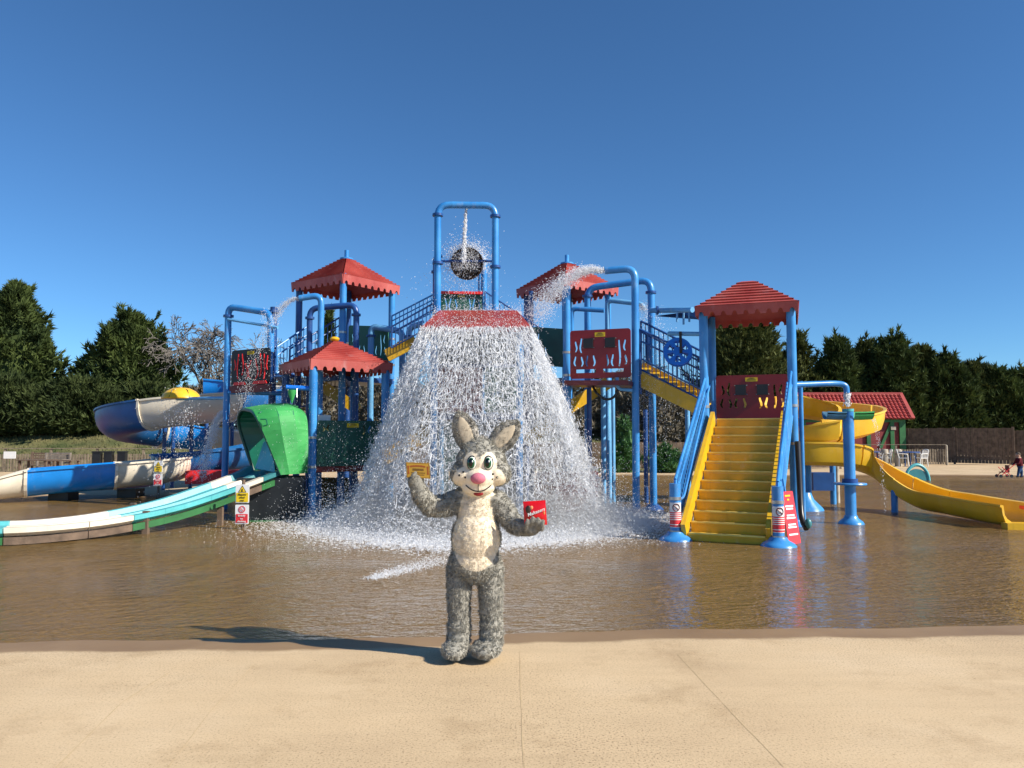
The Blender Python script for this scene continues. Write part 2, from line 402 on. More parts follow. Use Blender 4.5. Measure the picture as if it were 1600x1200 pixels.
# water: clear shallow sheet, ripples as relief
def water_mat():
    m = bpy.data.materials.new('shallow_rippled_water'); m.use_nodes = True
    n = m.node_tree.nodes; l = m.node_tree.links; n.remove(n['Principled BSDF'])
    geo = n.new('ShaderNodeNewGeometry')
    def noise(sc, stretch, rot, det=3):
        mp = n.new('ShaderNodeMapping'); mp.inputs['Scale'].default_value = stretch; mp.inputs['Rotation'].default_value = (0, 0, rot)
        l.new(geo.outputs['Position'], mp.inputs[0])
        t = n.new('ShaderNodeTexNoise'); t.inputs['Scale'].default_value = sc; t.inputs['Detail'].default_value = det
        t.inputs['Roughness'].default_value = 0.55; t.inputs['Distortion'].default_value = 0.4
        l.new(mp.outputs[0], t.inputs['Vector']); return t.outputs[0]
    a = noise(6.5, (0.75, 1.5, 1), 0.15); c = noise(19, (0.8, 1.4, 1), -0.25, 2)
    ad = n.new('ShaderNodeMath'); ad.operation = 'MULTIPLY_ADD'; ad.inputs[1].default_value = 0.45
    l.new(c, ad.inputs[0]); l.new(a, ad.inputs[2])
    calm = noise(0.45, (1, 1.6, 1), 0.3, 3); cr = n.new('ShaderNodeMapRange'); cr.inputs[1].default_value = 0.35; cr.inputs[2].default_value = 0.65; cr.inputs[3].default_value = 0.45; cr.inputs[4].default_value = 1.35; l.new(calm, cr.inputs[0])
    am = n.new('ShaderNodeMath'); am.operation = 'MULTIPLY'; l.new(ad.outputs[0], am.inputs[0]); l.new(cr.outputs[0], am.inputs[1])
    bp = n.new('ShaderNodeBump'); bp.inputs['Strength'].default_value = 1.0; bp.inputs['Distance'].default_value = 0.06
    l.new(am.outputs[0], bp.inputs['Height'])
    fr = n.new('ShaderNodeFresnel'); fr.inputs['IOR'].default_value = 1.33; l.new(bp.outputs[0], fr.inputs['Normal'])
    gl = n.new('ShaderNodeBsdfGlossy'); gl.inputs['Roughness'].default_value = 0.03; l.new(bp.outputs[0], gl.inputs['Normal'])
    tp = n.new('ShaderNodeBsdfTransparent'); tp.inputs[0].default_value = (0.92, 0.86, 0.76, 1)
    df = n.new('ShaderNodeBsdfDiffuse'); df.inputs[0].default_value = (0.44, 0.27, 0.09, 1); l.new(bp.outputs[0], df.inputs['Normal'])
    mk = n.new('ShaderNodeMixShader'); mk.inputs[0].default_value = 0.38      # suspended silt
    l.new(tp.outputs[0], mk.inputs[1]); l.new(df.outputs[0], mk.inputs[2])
    mx = n.new('ShaderNodeMixShader'); l.new(fr.outputs[0], mx.inputs[0]); l.new(mk.outputs[0], mx.inputs[1]); l.new(gl.outputs[0], mx.inputs[2])
    l.new(mx.outputs[0], n['Material Output'].inputs[0])
    return m
WX = np.arange(-24, 24.01, 0.5); WV = []; WF = []
NJ = 40
for x in WX:
    a = near_shore(x)+0.42+0.10*math.sin(x*0.9+0.5); b = far_shore(x)-0.3
    for j in range(NJ+1): WV.append((x, lerp(a, b, (j/NJ)**1.5), WATER_Z))
for i in range(len(WX)-1):
    for j in range(NJ): WF.append((i*(NJ+1)+j, (i+1)*(NJ+1)+j, (i+1)*(NJ+1)+j+1, i*(NJ+1)+j+1))
water = np_mesh('water', WV, WF, water_mat(), smooth=True); tag(water, 'shallow brown rippled paddling pool water', 'water', kind='structure')

# left back: red safety surface, grass bank
mb = MB(); P = [Vector((x, y, 0.006)) for x, y in ((-40, 22.5), (-12.2, 22.5), (-11.4, 24), (-12, 27), (-40, 27))]
mb.add(P, [tuple(range(5))]); M['red_ground'] = mat('red_rubber_surface', (0.33, 0.055, 0.045), 0.9, 0.15, 3.0)
tag(mb.build('red_surfacing', M['red_ground']), 'red rubber surfacing beside the pool', 'ground', kind='structure')
def bank_h(x, y):
    k = sm(34.5, 44, y)*2.0
    fade = 1-sm(-9, 20, x)*0.62
    return k*fade + 0.16*mnoise.noise(Vector((x*0.5, y*0.5, 0)))*sm(34.5, 37, y)+0.004
bx = np.arange(-60, 12.1, 0.6); by = np.arange(34.2, 72, 0.6); BV = [(x, y, bank_h(x, y)) for y in by for x in bx]
nb = len(bx); BF = [(j*nb+i, j*nb+i+1, (j+1)*nb+i+1, (j+1)*nb+i) for j in range(len(by)-1) for i in range(nb-1)]
bank = np_mesh('grass_bank', BV, BF, M['grass'], smooth=True); tag(bank, 'rough mown grass bank behind the low picket fence', 'grass bank', kind='structure')
# grass blades over the bank
N = 26000; gx = rng.uniform(-34, 6, N); gy = rng.uniform(34.6, 46, N)
gz = np.array([bank_h(a, b) for a, b in zip(gx, gy)]); hh = rng.uniform(0.05, 0.16, N); an = rng.uniform(0, math.pi, N)
P0 = np.stack([gx-np.cos(an)*0.03, gy-np.sin(an)*0.03, gz-0.02], 1); P1 = np.stack([gx+np.cos(an)*0.03, gy+np.sin(an)*0.03, gz-0.02], 1)
P2 = np.stack([gx+rng.normal(0, 0.05, N), gy+rng.normal(0, 0.05, N), gz+hh], 1)
VV = np.stack([P0, P1, P2], 1).reshape(-1, 3)
tag(np_mesh('grass', VV, np.arange(3*N).reshape(-1, 3), M['grass']), 'short tufty grass on the bank', 'grass', kind='stuff')

# ------------------------------------------------------------------ trees
def sprays(P, D, ln, wd, k=4, spread=0.55):
    """fans of k narrow leaf blades at points P along directions D"""
    N = len(P); out = []
    for i in range(k):
        d = D + rng.normal(0, spread, (N, 3)); d /= np.linalg.norm(d, axis=1)[:, None]
        s = np.cross(d, rng.normal(0, 1, (N, 3))); s /= np.linalg.norm(s, axis=1)[:, None]+1e-9
        L = (ln*rng.uniform(0.6, 1.25, N))[:, None]; w = (wd*rng.uniform(0.7, 1.3, N))[:, None]
        out.append(np.stack([P+s*w*1.15, P+d*L, P+d*L*0.12-s*w*1.15], 1))
    Q = np.concatenate(out).reshape(-1, 3)
    return Q, np.arange(len(Q)).reshape(-1, 3)
def conifer(label, base, h, r, seed, material, n=4200, lean=0.0, low=0.05, group=None, name='conifer_tree', taper=0.85, cat='tree', ln=0.42, tips=5):
    global rng
    keep = rng; rng = np.random.default_rng(seed)
    t = thing(name, label, cat, base, group)
    b = np.array(base)
    mb = MB(); mb.tube([Vector(base)+Vector((0, 0, -0.2)), Vector(base)+Vector((0, 0, h*0.5)), Vector(base)+Vector((lean, 0, h*0.9))], [0.05*r+0.08, 0.04*r+0.05, 0.02], 8)
    mb.build('trunk', M['bark'], t, True)
    # several leaders side by side give the ragged top of an old cypress
    lead = [(0, 0, 1.0, 0.85)]
    for i in range(tips):
        a = rng.uniform(0, 2*math.pi); q = rng.uniform(0.25, 0.62)
        lead.append((math.cos(a)*r*q, math.sin(a)*r*q*0.8, rng.uniform(0.74, 0.95), rng.uniform(0.45, 0.65)))
    Ps = []; Ds = []; core = MB()
    for (lx, ly, lh, lr) in lead:
        m = int(n*lr/sum(q[3] for q in lead)); f = rng.uniform(0, 1, m)**0.85
        a = rng.uniform(0, 2*math.pi, m)
        ph = rng.uniform(0, 6.28, 5)
        prof = np.minimum(1, (1-f)**taper*1.12)*np.minimum(1, 0.55+f*2.2)
        lump = 1+0.20*np.sin(3*a+ph[0]+5*f)+0.16*np.sin(5*a-ph[1]+11*f)+0.14*np.sin(17*f+ph[2]+2*a)
        rad = r*lr*prof*lump*rng.uniform(0.62, 1.04, m)**0.6
        x = lx*(1-0.3*f)+np.cos(a)*rad+lean*f; y = ly*(1-0.3*f)+np.sin(a)*rad; z = (low+(lh-low)*f)*h
        Ps.append(np.stack([x, y, z], 1)+b)
        Ds.append(np.stack([np.cos(a)*0.75, np.sin(a)*0.75, np.full(m, 0.55)+0.5*f], 1))
        rings = []
        for k in range(9):
            fk = k/8; pr = min(1, (1-fk)**taper*1.12)*min(1, 0.55+fk*2.2)
            rings.append((max(0.01, r*lr*pr*0.60), (low+(lh*0.94-low)*fk)*h))
        core.lathe(rings, Vector(base)+Vector((lx*0.85, ly*0.85, 0)), 9)
    P = np.concatenate(Ps); D = np.concatenate(Ds)
    # long shoots that break the outline, feathered along their length
    ns_ = max(20, int(len(P)*0.030)); pick = rng.choice(len(P), ns_, replace=False); sd_ = D[pick]+rng.normal(0, 0.25, (ns_, 3)); sd_[:, 2] += 0.35
    sd_ /= np.linalg.norm(sd_, axis=1)[:, None]; sl_ = rng.uniform(0.25, 0.62, ns_)*(0.5+0.28*r)
    for q_ in np.linspace(0.1, 1.0, 7):
        P = np.concatenate([P, P[pick]+sd_*(sl_*q_)[:, None]+rng.normal(0, 0.05*(1.15-q_), (ns_, 3))]); D = np.concatenate([D, sd_])
    Q, Fq = sprays(P, D, ln, ln*0.13, 5)
    cb = len(Q); cv = np.array(core.v); cv[:, :2] += rng.normal(0, 0.05*r, (len(cv), 2))
    o = np_mesh('crown', Q, Fq, material, t)
    core.v = [tuple(v) for v in cv]; core.build('inner_foliage', material, t)
    rng = keep; return t
def on_bank(px, Y):
    x = (px-800)/1200*Y
    z = bank_h(x, Y) if (Y > 34.2 and -60 < x < 12) else 0.0
    return (x, Y, z)
def top_h(py, Y, base): return at(800, py, Y).z-base[2]
b = on_bank(18, 45); conifer('tall dark broad cypress rising over the hedge above the grass bank', b, top_h(445, 45, b), 3.1, 1, M['conifer'], 7000, low=0.12, taper=0.6)
b = on_bank(-75, 47); conifer('tall dark cypress cut by the picture edge behind the grass bank', b, top_h(425, 47, b), 3.2, 2, M['conifer'], 4200, taper=0.6)
b = on_bank(197, 46); conifer('dense rounded cypress standing alone between the hedge and the bare birch', b, top_h(490, 46, b), 3.15, 3, M['conifer'], 8000, low=0.06, taper=0.55, tips=7)
def bush(label, px, Y, py, r, seed, material=None, n=1800, group='bushes of the hedge on the grass bank', ln=0.34):
    b = on_bank(px, Y)
    return conifer(label, b, top_h(py, Y, b), r, seed, material or M['hedge'], n, low=0.0, taper=0.35, name='hedge_bush', cat='bush', group=group, ln=ln, tips=6)
for i, (px, Y, py, r) in enumerate(((-50, 41, 600, 1.9), (15, 41.5, 592, 2.0), (70, 41, 604, 1.9), (125, 41.6, 590, 2.0), (165, 42, 608, 1.7), (228, 43, 600, 1.9), (285, 43, 612, 1.9))):
    bush('dark green leafy bush in the hedge along the grass bank', px, Y, py, r, 20+i, n=2600)
for i, px in enumerate(range(335, 1120, 62)):
    bush('olive brown scrub bush on the bank behind the play towers', px, 44+1.5*math.sin(i*2.1), 596+14*math.sin(i*1.7), 2.0, 40+i, M['scrub'], 1200, 'scrub bushes behind the play towers')
conifer('small pointed fir seen between the play towers', on_bank(512, 52), 8.0, 1.3, 61, M['conifer'], 1500, tips=1, taper=1.0)
conifer('dark dense cypress filling the opening of the stair tower', (at(1165, 600, 48).x, 48, 0), top_h(478, 48, (0, 0, 0)), 3.4, 62, M['conifer_b'], 8000, taper=0.42, tips=7)
conifer('lower cypress beside the stair tower cypress', (at(1250, 600, 50).x, 50, 0), top_h(522, 50, (0, 0, 0)), 2.2, 63, M['conifer_b'], 3000, taper=0.7)
rt = ((1310, 530, 50, 2.3), (1354, 538, 52, 2.2), (1397, 529, 50, 2.6), (1440, 543, 51, 2.3), (1478, 556, 50, 2.2), (1520, 568, 51, 2.2), (1562, 580, 50, 2.0), (1604, 578, 51, 2.2), (1650, 574, 50, 2.3))
RL = ['cypress in the tall row rising behind the slide side of the kiosk roof', 'cypress in the tall row above the middle of the kiosk roof', 'tallest cypress of the row, above the tiled end of the kiosk roof', 'cypress in the tall row where kiosk and board fence meet', 'cypress in the tall row above the white post of the picket fence', 'cypress in the row behind the long brown fence panel', 'cypress in the row behind the long brown fence panel', 'lower cypress in the row behind the stepped-down fence panel', 'lower cypress in the row behind the stepped-down fence panel']
for i, (px, py, Y, r) in enumerate(rt):
    conifer(RL[i], (at(px, 600, Y).x, Y, 0), top_h(py, Y, (0, 0, 0)), r, 70+i, M['conifer_b'] if i % 2 else M['conifer'], 5200, taper=0.5, tips=5, group='cypress row behind the board fence')

def bare_tree(label, base, h, seed, spread=0.55, name='bare_tree', deep=6):
    rs = random.Random(seed); t = thing(name, label, 'tree', base); V0 = []; F0 = []; tr = MB(); base = Vector(base)
    segs = []
    def grow(p, d, L, r, lvl):
        if lvl > deep: return
        k = 3; q = p
        pts = [p]
        for i in range(k):
            d = (d+Vector((rs.gauss(0, .13), rs.gauss(0, .13), 0.03 if lvl < 4 else -0.10))).normalized(); q = q+d*(L/k); pts.append(q)
        segs.append((pts, r, lvl))
        nb_ = 4 if lvl == 0 else 3
        for i in range(nb_):
            a = rs.uniform(0, 6.28); s = spread*rs.uniform(0.55, 1.3)
            x = d.orthogonal().normalized(); y = d.cross(x)
            nd = (d*math.cos(s)+(x*math.cos(a)+y*math.sin(a))*math.sin(s)).normalized()
            grow(pts[-1] if i < 2 else pts[2], nd, L*rs.uniform(0.62, 0.82), r*0.62, lvl+1)
    grow(base, Vector((0, 0, 1)), h*0.26, 0.17, 0)
    tw = MB(); li = MB()
    for pts, r, lvl in segs:
        (li if lvl < 3 else tw).tube(pts, [r, r*0.9, r*0.8, r*0.66] if lvl < 3 else [max(r, 0.020)]*2+[max(r*0.8, 0.017)]*2, 5 if lvl < 3 else 3, False)
    li.build('trunk', M['birch'], t, True); tag(tw.build('crown', M['birch'], t), 'fine bare twigs', kind='stuff')
    return t
b = on_bank(338, 49); bare_tree('bare grey birch with drooping twigs behind the spray pipes', b, top_h(470, 49, b), 5, 0.6, deep=7)
b = on_bank(398, 51); bare_tree('smaller bare birch beside the drooping one', b, top_h(500, 51, b), 9, 0.6, deep=6)
b = on_bank(1035, 50); bare_tree('bare twiggy tree behind the tipping trough', b, top_h(510, 50, b), 12, 0.6)
b = on_bank(98, 50); bare_tree('thin leafless tree in the gap between the two big cypresses', b, top_h(545, 50, b), 14, 0.5)
# ================================================================== PLAY TOWERS
def sq(c, rot, half, z):
    m = Matrix.Rotation(rot, 3, 'Z')
    return [Vector((c[0], c[1], z)) + m @ Vector((sx*half, sy*half, 0)) for sx, sy in ((-1, -1), (1, -1), (1, 1), (-1, 1))]
def pyramid_roof(parent, c, rot, half, ez, az, top=0.06, courses=9, material=None, drop=0.20, scal=0.21, finial=True):
    material = material or M['red_roof']
    roof = MB()
    A = sq(c, rot, half, ez); B = sq(c, rot, top, az)
    cz = Vector((c[0], c[1], 0))
    roof.add([p-Vector((0, 0, 0.03)) for p in A]+[p-Vector((0, 0, 0.05)) for p in B], [(0, 1, 5, 4), (1, 2, 6, 5), (2, 3, 7, 6), (3, 0, 4, 7), (4, 5, 6, 7)])
    rf = roof.build('roof', material, parent)
    for i in range(4):
        a, b, d, e = A[i], A[(i+1) % 4], B[(i+1) % 4], B[i]
        nrm = (b-a).cross(d-a).normalized(); side = MB()
        if nrm.z < 0: nrm = -nrm
        for k in range(courses):
            t0 = k/courses; t1 = min(1, (k+1)/courses+0.012)
            l0 = a.lerp(e, t0); r0 = b.lerp(d, t0); l1 = a.lerp(e, t1); r1 = b.lerp(d, t1)
            o = nrm*0.042; o1 = nrm*0.006
            side.add([l0+o, r0+o, r1+o1, l1+o1, l0-nrm*0.004, r0-nrm*0.004], [(0, 1, 2, 3), (4, 5, 1, 0)])
        side.build('roof_side', material, rf)
        # scalloped valance
        ux = (b-a).normalized(); L = (b-a).length; n = max(4, round(L/scal)); s = L/n
        poly = [(0, 0.02), (0, -drop)]
        for q in range(n):
            poly += [(q*s+s*0.28, -drop)]
            for j in range(1, 6):
                th = math.pi*j/6; poly.append((q*s+s*0.5-math.cos(th)*s*0.24, -drop+math.sin(th)*s*0.40))
            poly += [(q*s+s*0.76, -drop)]
        poly += [(L, -drop), (L, 0.02)]
        out = Vector((a+b)/2-cz); out.z = 0; out.normalize()
        MB().plate([poly], a+out*0.022, ux, Vector((0, 0, 1))+out*0.10, 0.02).build('valance', material, rf)
    if finial:
        MB().lathe([(0.17, 0), (0.17, 0.035), (0.055, 0.04), (0.055, 0.24)], Vector((c[0], c[1], az)), 14).build('finial', M['blue'], rf, True)
    return rf
def post(parent, p, z0, z1, r=0.075, material=None, flanges=(), foot=False):
    material = material or M['blue']
    o = MB().tube([Vector((p[0], p[1], z0)), Vector((p[0], p[1], z1))], r, 14).build('post', material, parent, True)
    for z in flanges:
        MB().lathe([(r*1.12, 0), (r*1.12, 0.05)], Vector((p[0], p[1], z)), 14).build('clamp', M['steel'], o, True)
    if foot:
        MB().lathe([(r*2.6, 0), (r*2.6, 0.05), (r*2.2, 0.09), (r*1.5, 0.16), (r*1.25, 0.20)], Vector((p[0], p[1], z0)), 16).build('foot_cover', M['blue'], o, True)
    return o
def pipe(parent, pts, r=0.07, material=None, rad=0.2, name='pipe', collars=()):
    o = MB().tube(rounded(pts, rad), r, 12).build(name, material or M['blue'], parent, True)
    for p in collars:
        MB().lathe([(r*1.55, -0.025), (r*1.55, 0.025)], p, 14).build('collar', M['navy'], o, True)
    return o
def slot(x, y, h, wob, wd=0.035, n=7):
    L = []; Rr = []
    for i in range(n):
        t = i/(n-1); cx = x+wob*math.sin(t*math.pi*1.0)*1.0+wob*0.4*math.sin(t*6.28); yy = y+h*(t-0.5); k = wd*(0.55+0.45*math.sin(math.pi*(0.1+0.8*t)))
        L.append((cx-k/1, yy)); Rr.append((cx+k/1, yy))
    return L+Rr[::-1]
def rrect(w, h, r=0.06, n=4, x0=0.0, y0=0.0):
    P = []
    for cx, cy, a0 in ((w-r, r, -90), (w-r, h-r, 0), (r, h-r, 90), (r, r, 180)):
        for i in range(n+1):
            a = R(a0+90*i/n); P.append((x0+cx+r*math.cos(a), y0+cy+r*math.sin(a)))
    return P
def slot_panel(parent, a, b, h, material, slots, plate=True, boxes=(), name='panel', extra=()):
    """a, b lower front corners (left, right) ; slots (u, v, height, wobble) in fractions of the panel"""
    a = Vector(a); b = Vector(b); ux = (b-a).normalized(); w = (b-a).length; up = Vector((0, 0, 1))
    loops = [rrect(w, h)]+[slot(u*w, v*h, hh*h, wb*w, 0.016*w) for u, v, hh, wb in slots]+[[(x0*w, y0*h), (x1*w, y0*h), (x1*w, y1*h), (x0*w, y1*h)] for x0, y0, x1, y1 in extra]
    o = MB().plate(loops, a, ux, up, 0.025).build(name, material, parent)
    nrm = ux.cross(up)
    if plate:
        MB().plate([rrect(0.17*w, 0.09*h, 0.01)], a+ux*(0.415*w)+up*(0.85*h)+nrm*0.008, ux, up, 0.006).build('notice_plate', M['sign_yellow'], o)
        for k, (yy, ww) in enumerate(((0.875, 0.13), (0.90, 0.11), (0.92, 0.07))):
            MB().plate([rrect(ww*w, 0.011*h, 0.002)], a+ux*((0.5-ww/2)*w)+up*(yy*h)+nrm*0.011, ux, up, 0.002).build('lettering', M['black'], o)
    for (u, v, s) in boxes:
        q = MB().box(a+ux*(u*w)+up*(v*h)+nrm*0.02, (s*w, 0.05, s*w), rz=math.atan2(ux.y, ux.x)).build('game_block', M['black'], o)
        for sx in (-1, 1):
            for sz in (-1, 1):
                MB().ball(a+ux*((u+sx*s*0.56)*w)+up*(v*h+sz*s*0.44*w)+nrm*0.006, 0.012, 6, 4).build('bolt', M['steel'], q)
    return o
def railing(parent, a, b, h=0.85, n=12, material=None, r=0.022, bottom=0.08, mid=False, br=0.011):
    material = material or M['navy']; a = Vector(a); b = Vector(b); up = Vector((0, 0, 1))
    g = MB().tube([a+up*h, b+up*h], r, 8).build('handrail', material, parent, True)
    MB().tube([a+up*bottom, b+up*bottom], r*0.8, 8).build('lower_rail', material, g, True)
    if mid: MB().tube([a+up*h*0.72, b+up*h*0.72], r*0.8, 8).build('middle_rail', material, g, True)
    for i in range(n+1):
        p = a.lerp(b, i/n); MB().tube([p+up*bottom, p+up*h], br if 0 < i < n else r, 6, False).build('baluster', material, g)
    return g
SLOTS_OLD = [(.10, .62, .24, .03), (.19, .66, .34, -.03), (.10, .30, .22, .04), (.19, .30, .22, -.03), (.28, .32, .26, .03), (.37, .34, .24, -.05), (.63, .34, .26, .05), (.72, .32, .26, -.03), (.81, .48, .56, .02), (.91, .62, .24, -.03), (.91, .30, .22, .04)]

SLOTS = [(.09, .66, .22, .018), (.19, .68, .30, -.018), (.09, .36, .20, -.018), (.19, .35, .20, .018), (.29, .36, .22, -.018), (.39, .36, .22, .018), (.61, .36, .24, .018), (.71, .36, .24, -.018), (.81, .50, .54, .014), (.91, .66, .22, -.018), (.91, .36, .20, .018)]
# ---- stair tower with red roof (right)
ROT_R = R(-20)
tc = at(1169, 480, 15.3)
ST = thing('stair_tower', 'blue post tower with low red striped roof at the top of the yellow stairs', 'play tower', (tc.x, tc.y, 0))
pyramid_roof(ST, (tc.x, tc.y), ROT_R, 0.93, at(1169, 488, 15.3).z, at(1169, 441, 15.3).z, 0.10, 9, M['red_roof'], 0.17, finial=False)
zp = 1.93
for i, p in enumerate(sq((tc.x, tc.y), ROT_R, 0.80, 0)):
    post(ST, p, -0.12, at(1169, 484, 15.3).z, 0.085, flanges=(1.45, 2.15) if i in (0, 1, 2) else (), foot=True)
MB().box(Vector((tc.x+0.08, tc.y+0.2, zp-0.13)), (1.45, 1.2, 0.12), ROT_R).build('platform', M['navy'], ST)
q = sq((tc.x, tc.y), ROT_R, 0.72, zp+0.03)
slot_panel(ST, q[3]+Vector((0, 0, 0)), q[2], 0.92, M['red'], SLOTS, True, ((.35, .66, .15), (.65, .66, .15)))
# panel on the right side, climbing pole
c0 = sq((tc.x, tc.y), ROT_R, 0.80, 0)
pipe(ST, [Vector((c0[1].x, c0[1].y, at(1240, 603, 14.6).z)), at(1304, 599, 14.5), at(1322, 601, 14.5), at(1323, 614, 14.5)], 0.055, M['blue'], 0.14, 'spout_pipe')
for k, (px, z1) in enumerate(((1253, 2.7),)):
    p = at(px, 700, 15.3+0.3*k); post(ST, p, -0.1, z1, 0.045, M['blue'])
# dark hanging bag and hose at the foot of the tower
# ---- yellow staircase
SB0, SB1 = gnd(1066, 850, -0.08), gnd(1206, 857, -0.08)
U = Vector((math.cos(ROT_R), math.sin(ROT_R), 0)); Vd = Vector((-math.sin(ROT_R), math.cos(ROT_R), 0))
bc = (gnd(1136, 853, -0.1)); W = 1.28; NS = 13; rise = (zp+0.08)/NS; run = 0.235
top_c = Vector((tc.x, tc.y, 0))-Vd*0.84
bc = gnd(1135, 852, -0.08); bc.z = 0
Vd = (top_c-bc); Vd.z = 0; run = Vd.length/(NS-1); Vd.normalize(); U = Vector((Vd.y, -Vd.x, 0)); ROT_S = math.atan2(U.y, U.x)
SC = thing('staircase', 'steep yellow staircase with blue railings rising out of the water', 'stairs', (bc.x, bc.y, 0))
for k in range(NS):
    z = -0.08+rise*(k+1); c = bc+Vd*(run*k)
    tr = MB().box(Vector((c.x, c.y, z-0.015))+Vd*(run/2), (W-0.10, run+0.02, 0.03), ROT_S).build('tread', M['yellow'], SC)
    MB().box(Vector((c.x, c.y, z-rise/2-0.016))+Vd*0.012, (W-0.10, 0.02, rise-0.033), ROT_S).build('riser', M['yellow'], tr)
    MB().box(Vector((c.x, c.y, z+0.004))+Vd*0.012, (W-0.12, 0.05, 0.022), ROT_S).build('nosing', M['yellow_highlight'], tr)  # bright edge of each step, its highlight painted in
for s in (-1, 1):
    a = bc+U*(s*(W/2))-Vd*0.08; a.z = 0.10; b = top_c+U*(s*(W/2))-Vd*0.02; b.z = zp+0.02
    MB().beam(a, b, 0.07, 0.30).build('stringer', M['yellow'], SC)
newels = []
for s in (-1, 1):
    p = bc+U*(s*(W/2+0.14))-Vd*0.06
    n_ = post(SC, p, -0.12, 0.86, 0.088, M['blue'], flanges=(0.07, 0.60), foot=True); newels.append((p, n_))
    MB().lathe([(0.27, 0), (0.27, 0.05), (0.23, 0.10), (0.15, 0.14), (0.12, 0.19)], Vector((p.x, p.y, -0.09)), 18).build('base_cover', M['blue'], n_, True)
    # wrapped notice: white sleeve with red lower field
    def sleeve(z0, z1, r, m, nm, par):
        pts = []; K = 12
        for i in range(K+1):
            a = R(-90-80+160*i/K); pts.append((math.cos(a)*r, math.sin(a)*r))
        vs_ = [Vector((p.x+x, p.y+y, z0)) for x, y in pts]+[Vector((p.x+x, p.y+y, z1)) for x, y in pts]
        return MB().add(vs_, [(i, i+1, K+2+i, K+1+i) for i in range(K)]).build(nm, m, par, True)
    sv = sleeve(0.17, 0.56, 0.0905, M['white'], 'notice', n_)
    sleeve(0.18, 0.41, 0.0925, M['sign_red'], 'red_field', n_)
    for zz in (0.385, 0.355, 0.325, 0.295, 0.215): sleeve(zz-0.006, zz+0.006, 0.0945, M['white'], 'lettering', n_)
    # prohibition ring
    rg = MB(); K = 20; cc = []
    for i in range(K+1):
        a = 2*math.pi*i/K; th = R(-90)+0.055*math.cos(a)/0.0925; cc.append(Vector((p.x+math.cos(th)*0.094, p.y+math.sin(th)*0.094, 0.485+0.055*math.sin(a))))
    rg.tube(cc, 0.008, 5, False)
    th = [R(-90)+q_/0.0925 for q_ in (-0.035, 0, 0.035)]
    rg.tube([Vector((p.x+math.cos(t)*0.096, p.y+math.sin(t)*0.096, 0.485+z_)) for t, z_ in zip(th, (0.035, 0, -0.035))], 0.008, 5)
    rg.build('prohibition_mark', M['maroon'], n_)
    # railings: slanted sheet of close balusters
    a = bc+U*(s*(W/2+0.14))-Vd*0.02; a.z = 0.06; b = top_c+U*(s*(W/2+0.14))+Vd*0.05; b.z = zp+0.02
    g = railing(SC, a, b, 0.86, 30, M['blue'], 0.026, 0.04, True, 0.012)
    pr = [a+Vector((0, 0, 0.55))-U*s*0.07, a+Vd*0.28+Vector((0, 0, 0.56))-U*s*0.07, b+Vector((0, 0, 0.66))-U*s*0.07]
    pipe(SC, pr, 0.02, M['blue'], 0.12, 'inner_handrail')
# ---- red leaning notice board beside the stairs
def leaning_board():
    o = gnd(1233, 851, -0.03); t = thing('notice_board', 'red safety rules board leaning beside the foot of the stairs', 'sign', (o.x, o.y, -0.03))
    ux = Vector((0.82, 0.57, 0)).normalized()*1.0; up = Vector((-0.10, 0.12, 1)).normalized(); Wd, Ht = 0.30, 0.80
    bd = MB().plate([rrect(Wd, Ht, 0.015)], o, ux, up, 0.012).build('board', M['sign_red'], t)
    nrm = ux.cross(up).normalized()
    for y, w_, m in ((0.72, 0.13, 'sign_yellow'), (0.66, 0.05, 'sign_yellow'), (0.56, 0.20, 'white'), (0.52, 0.17, 'white'), (0.42, 0.19, 'white'), (0.38, 0.22, 'white'), (0.28, 0.19, 'white'), (0.24, 0.21, 'white'), (0.13, 0.22, 'white')):
        MB().plate([rrect(w_, 0.026, 0.004)], o+ux*((Wd-w_)/2)+up*y+nrm*0.004, ux, up, 0.003).build('lettering', M[m], bd)
    MB().tube([o+ux*0.15+up*0.02-nrm*0.03, o+ux*0.15+up*1.0-nrm*0.03], 0.02, 8).build('support_pole', M['blue'], t, True)
leaning_board()
t = thing('spray_hose', 'dark fabric sleeve and hose hanging at the back of the stair tower', 'hose', gnd(1252, 838, -0.1))
hp = gnd(1254, 840, -0.1)
MB().tube(rounded([at(1246, 690, 14.0), at(1250, 770, 13.8), at(1252, 812, 13.6), at(1260, 826, 13.4)], 0.4), 0.05, 10).build('sleeve', M['rubber'], t, True)
MB().ball(at(1263, 818, 13.4), (0.06, 0.06, 0.09), 10, 7).build('nozzle', M['teal'], t, True)

# ---- right-back roofed tower
c = at(886, 450, 19.6); RB = thing('roofed_tower', 'blue tower with scalloped red roof drenched by the pipe jet', 'play tower', (c.x, c.y, 0))
pyramid_roof(RB, (c.x, c.y), R(38), 0.92, at(886, 452, 19.6).z, at(886, 413, 19.6).z, 0.10, 13)
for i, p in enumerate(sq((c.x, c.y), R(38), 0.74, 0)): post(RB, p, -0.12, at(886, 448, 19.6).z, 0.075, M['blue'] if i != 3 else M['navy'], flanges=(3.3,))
MB().box(Vector((c.x, c.y, 2.95)), (1.6, 1.6, 0.12), R(38)).build('platform', M['navy'], RB)
slot_panel(RB, at(832, 570, 18.4), at(884, 574, 18.2), 0.92, M['green_dk'], SLOTS[:6], False)
post(RB, at(830, 500, 19), -0.1, at(830, 455, 19).z, 0.06, M['navy'])
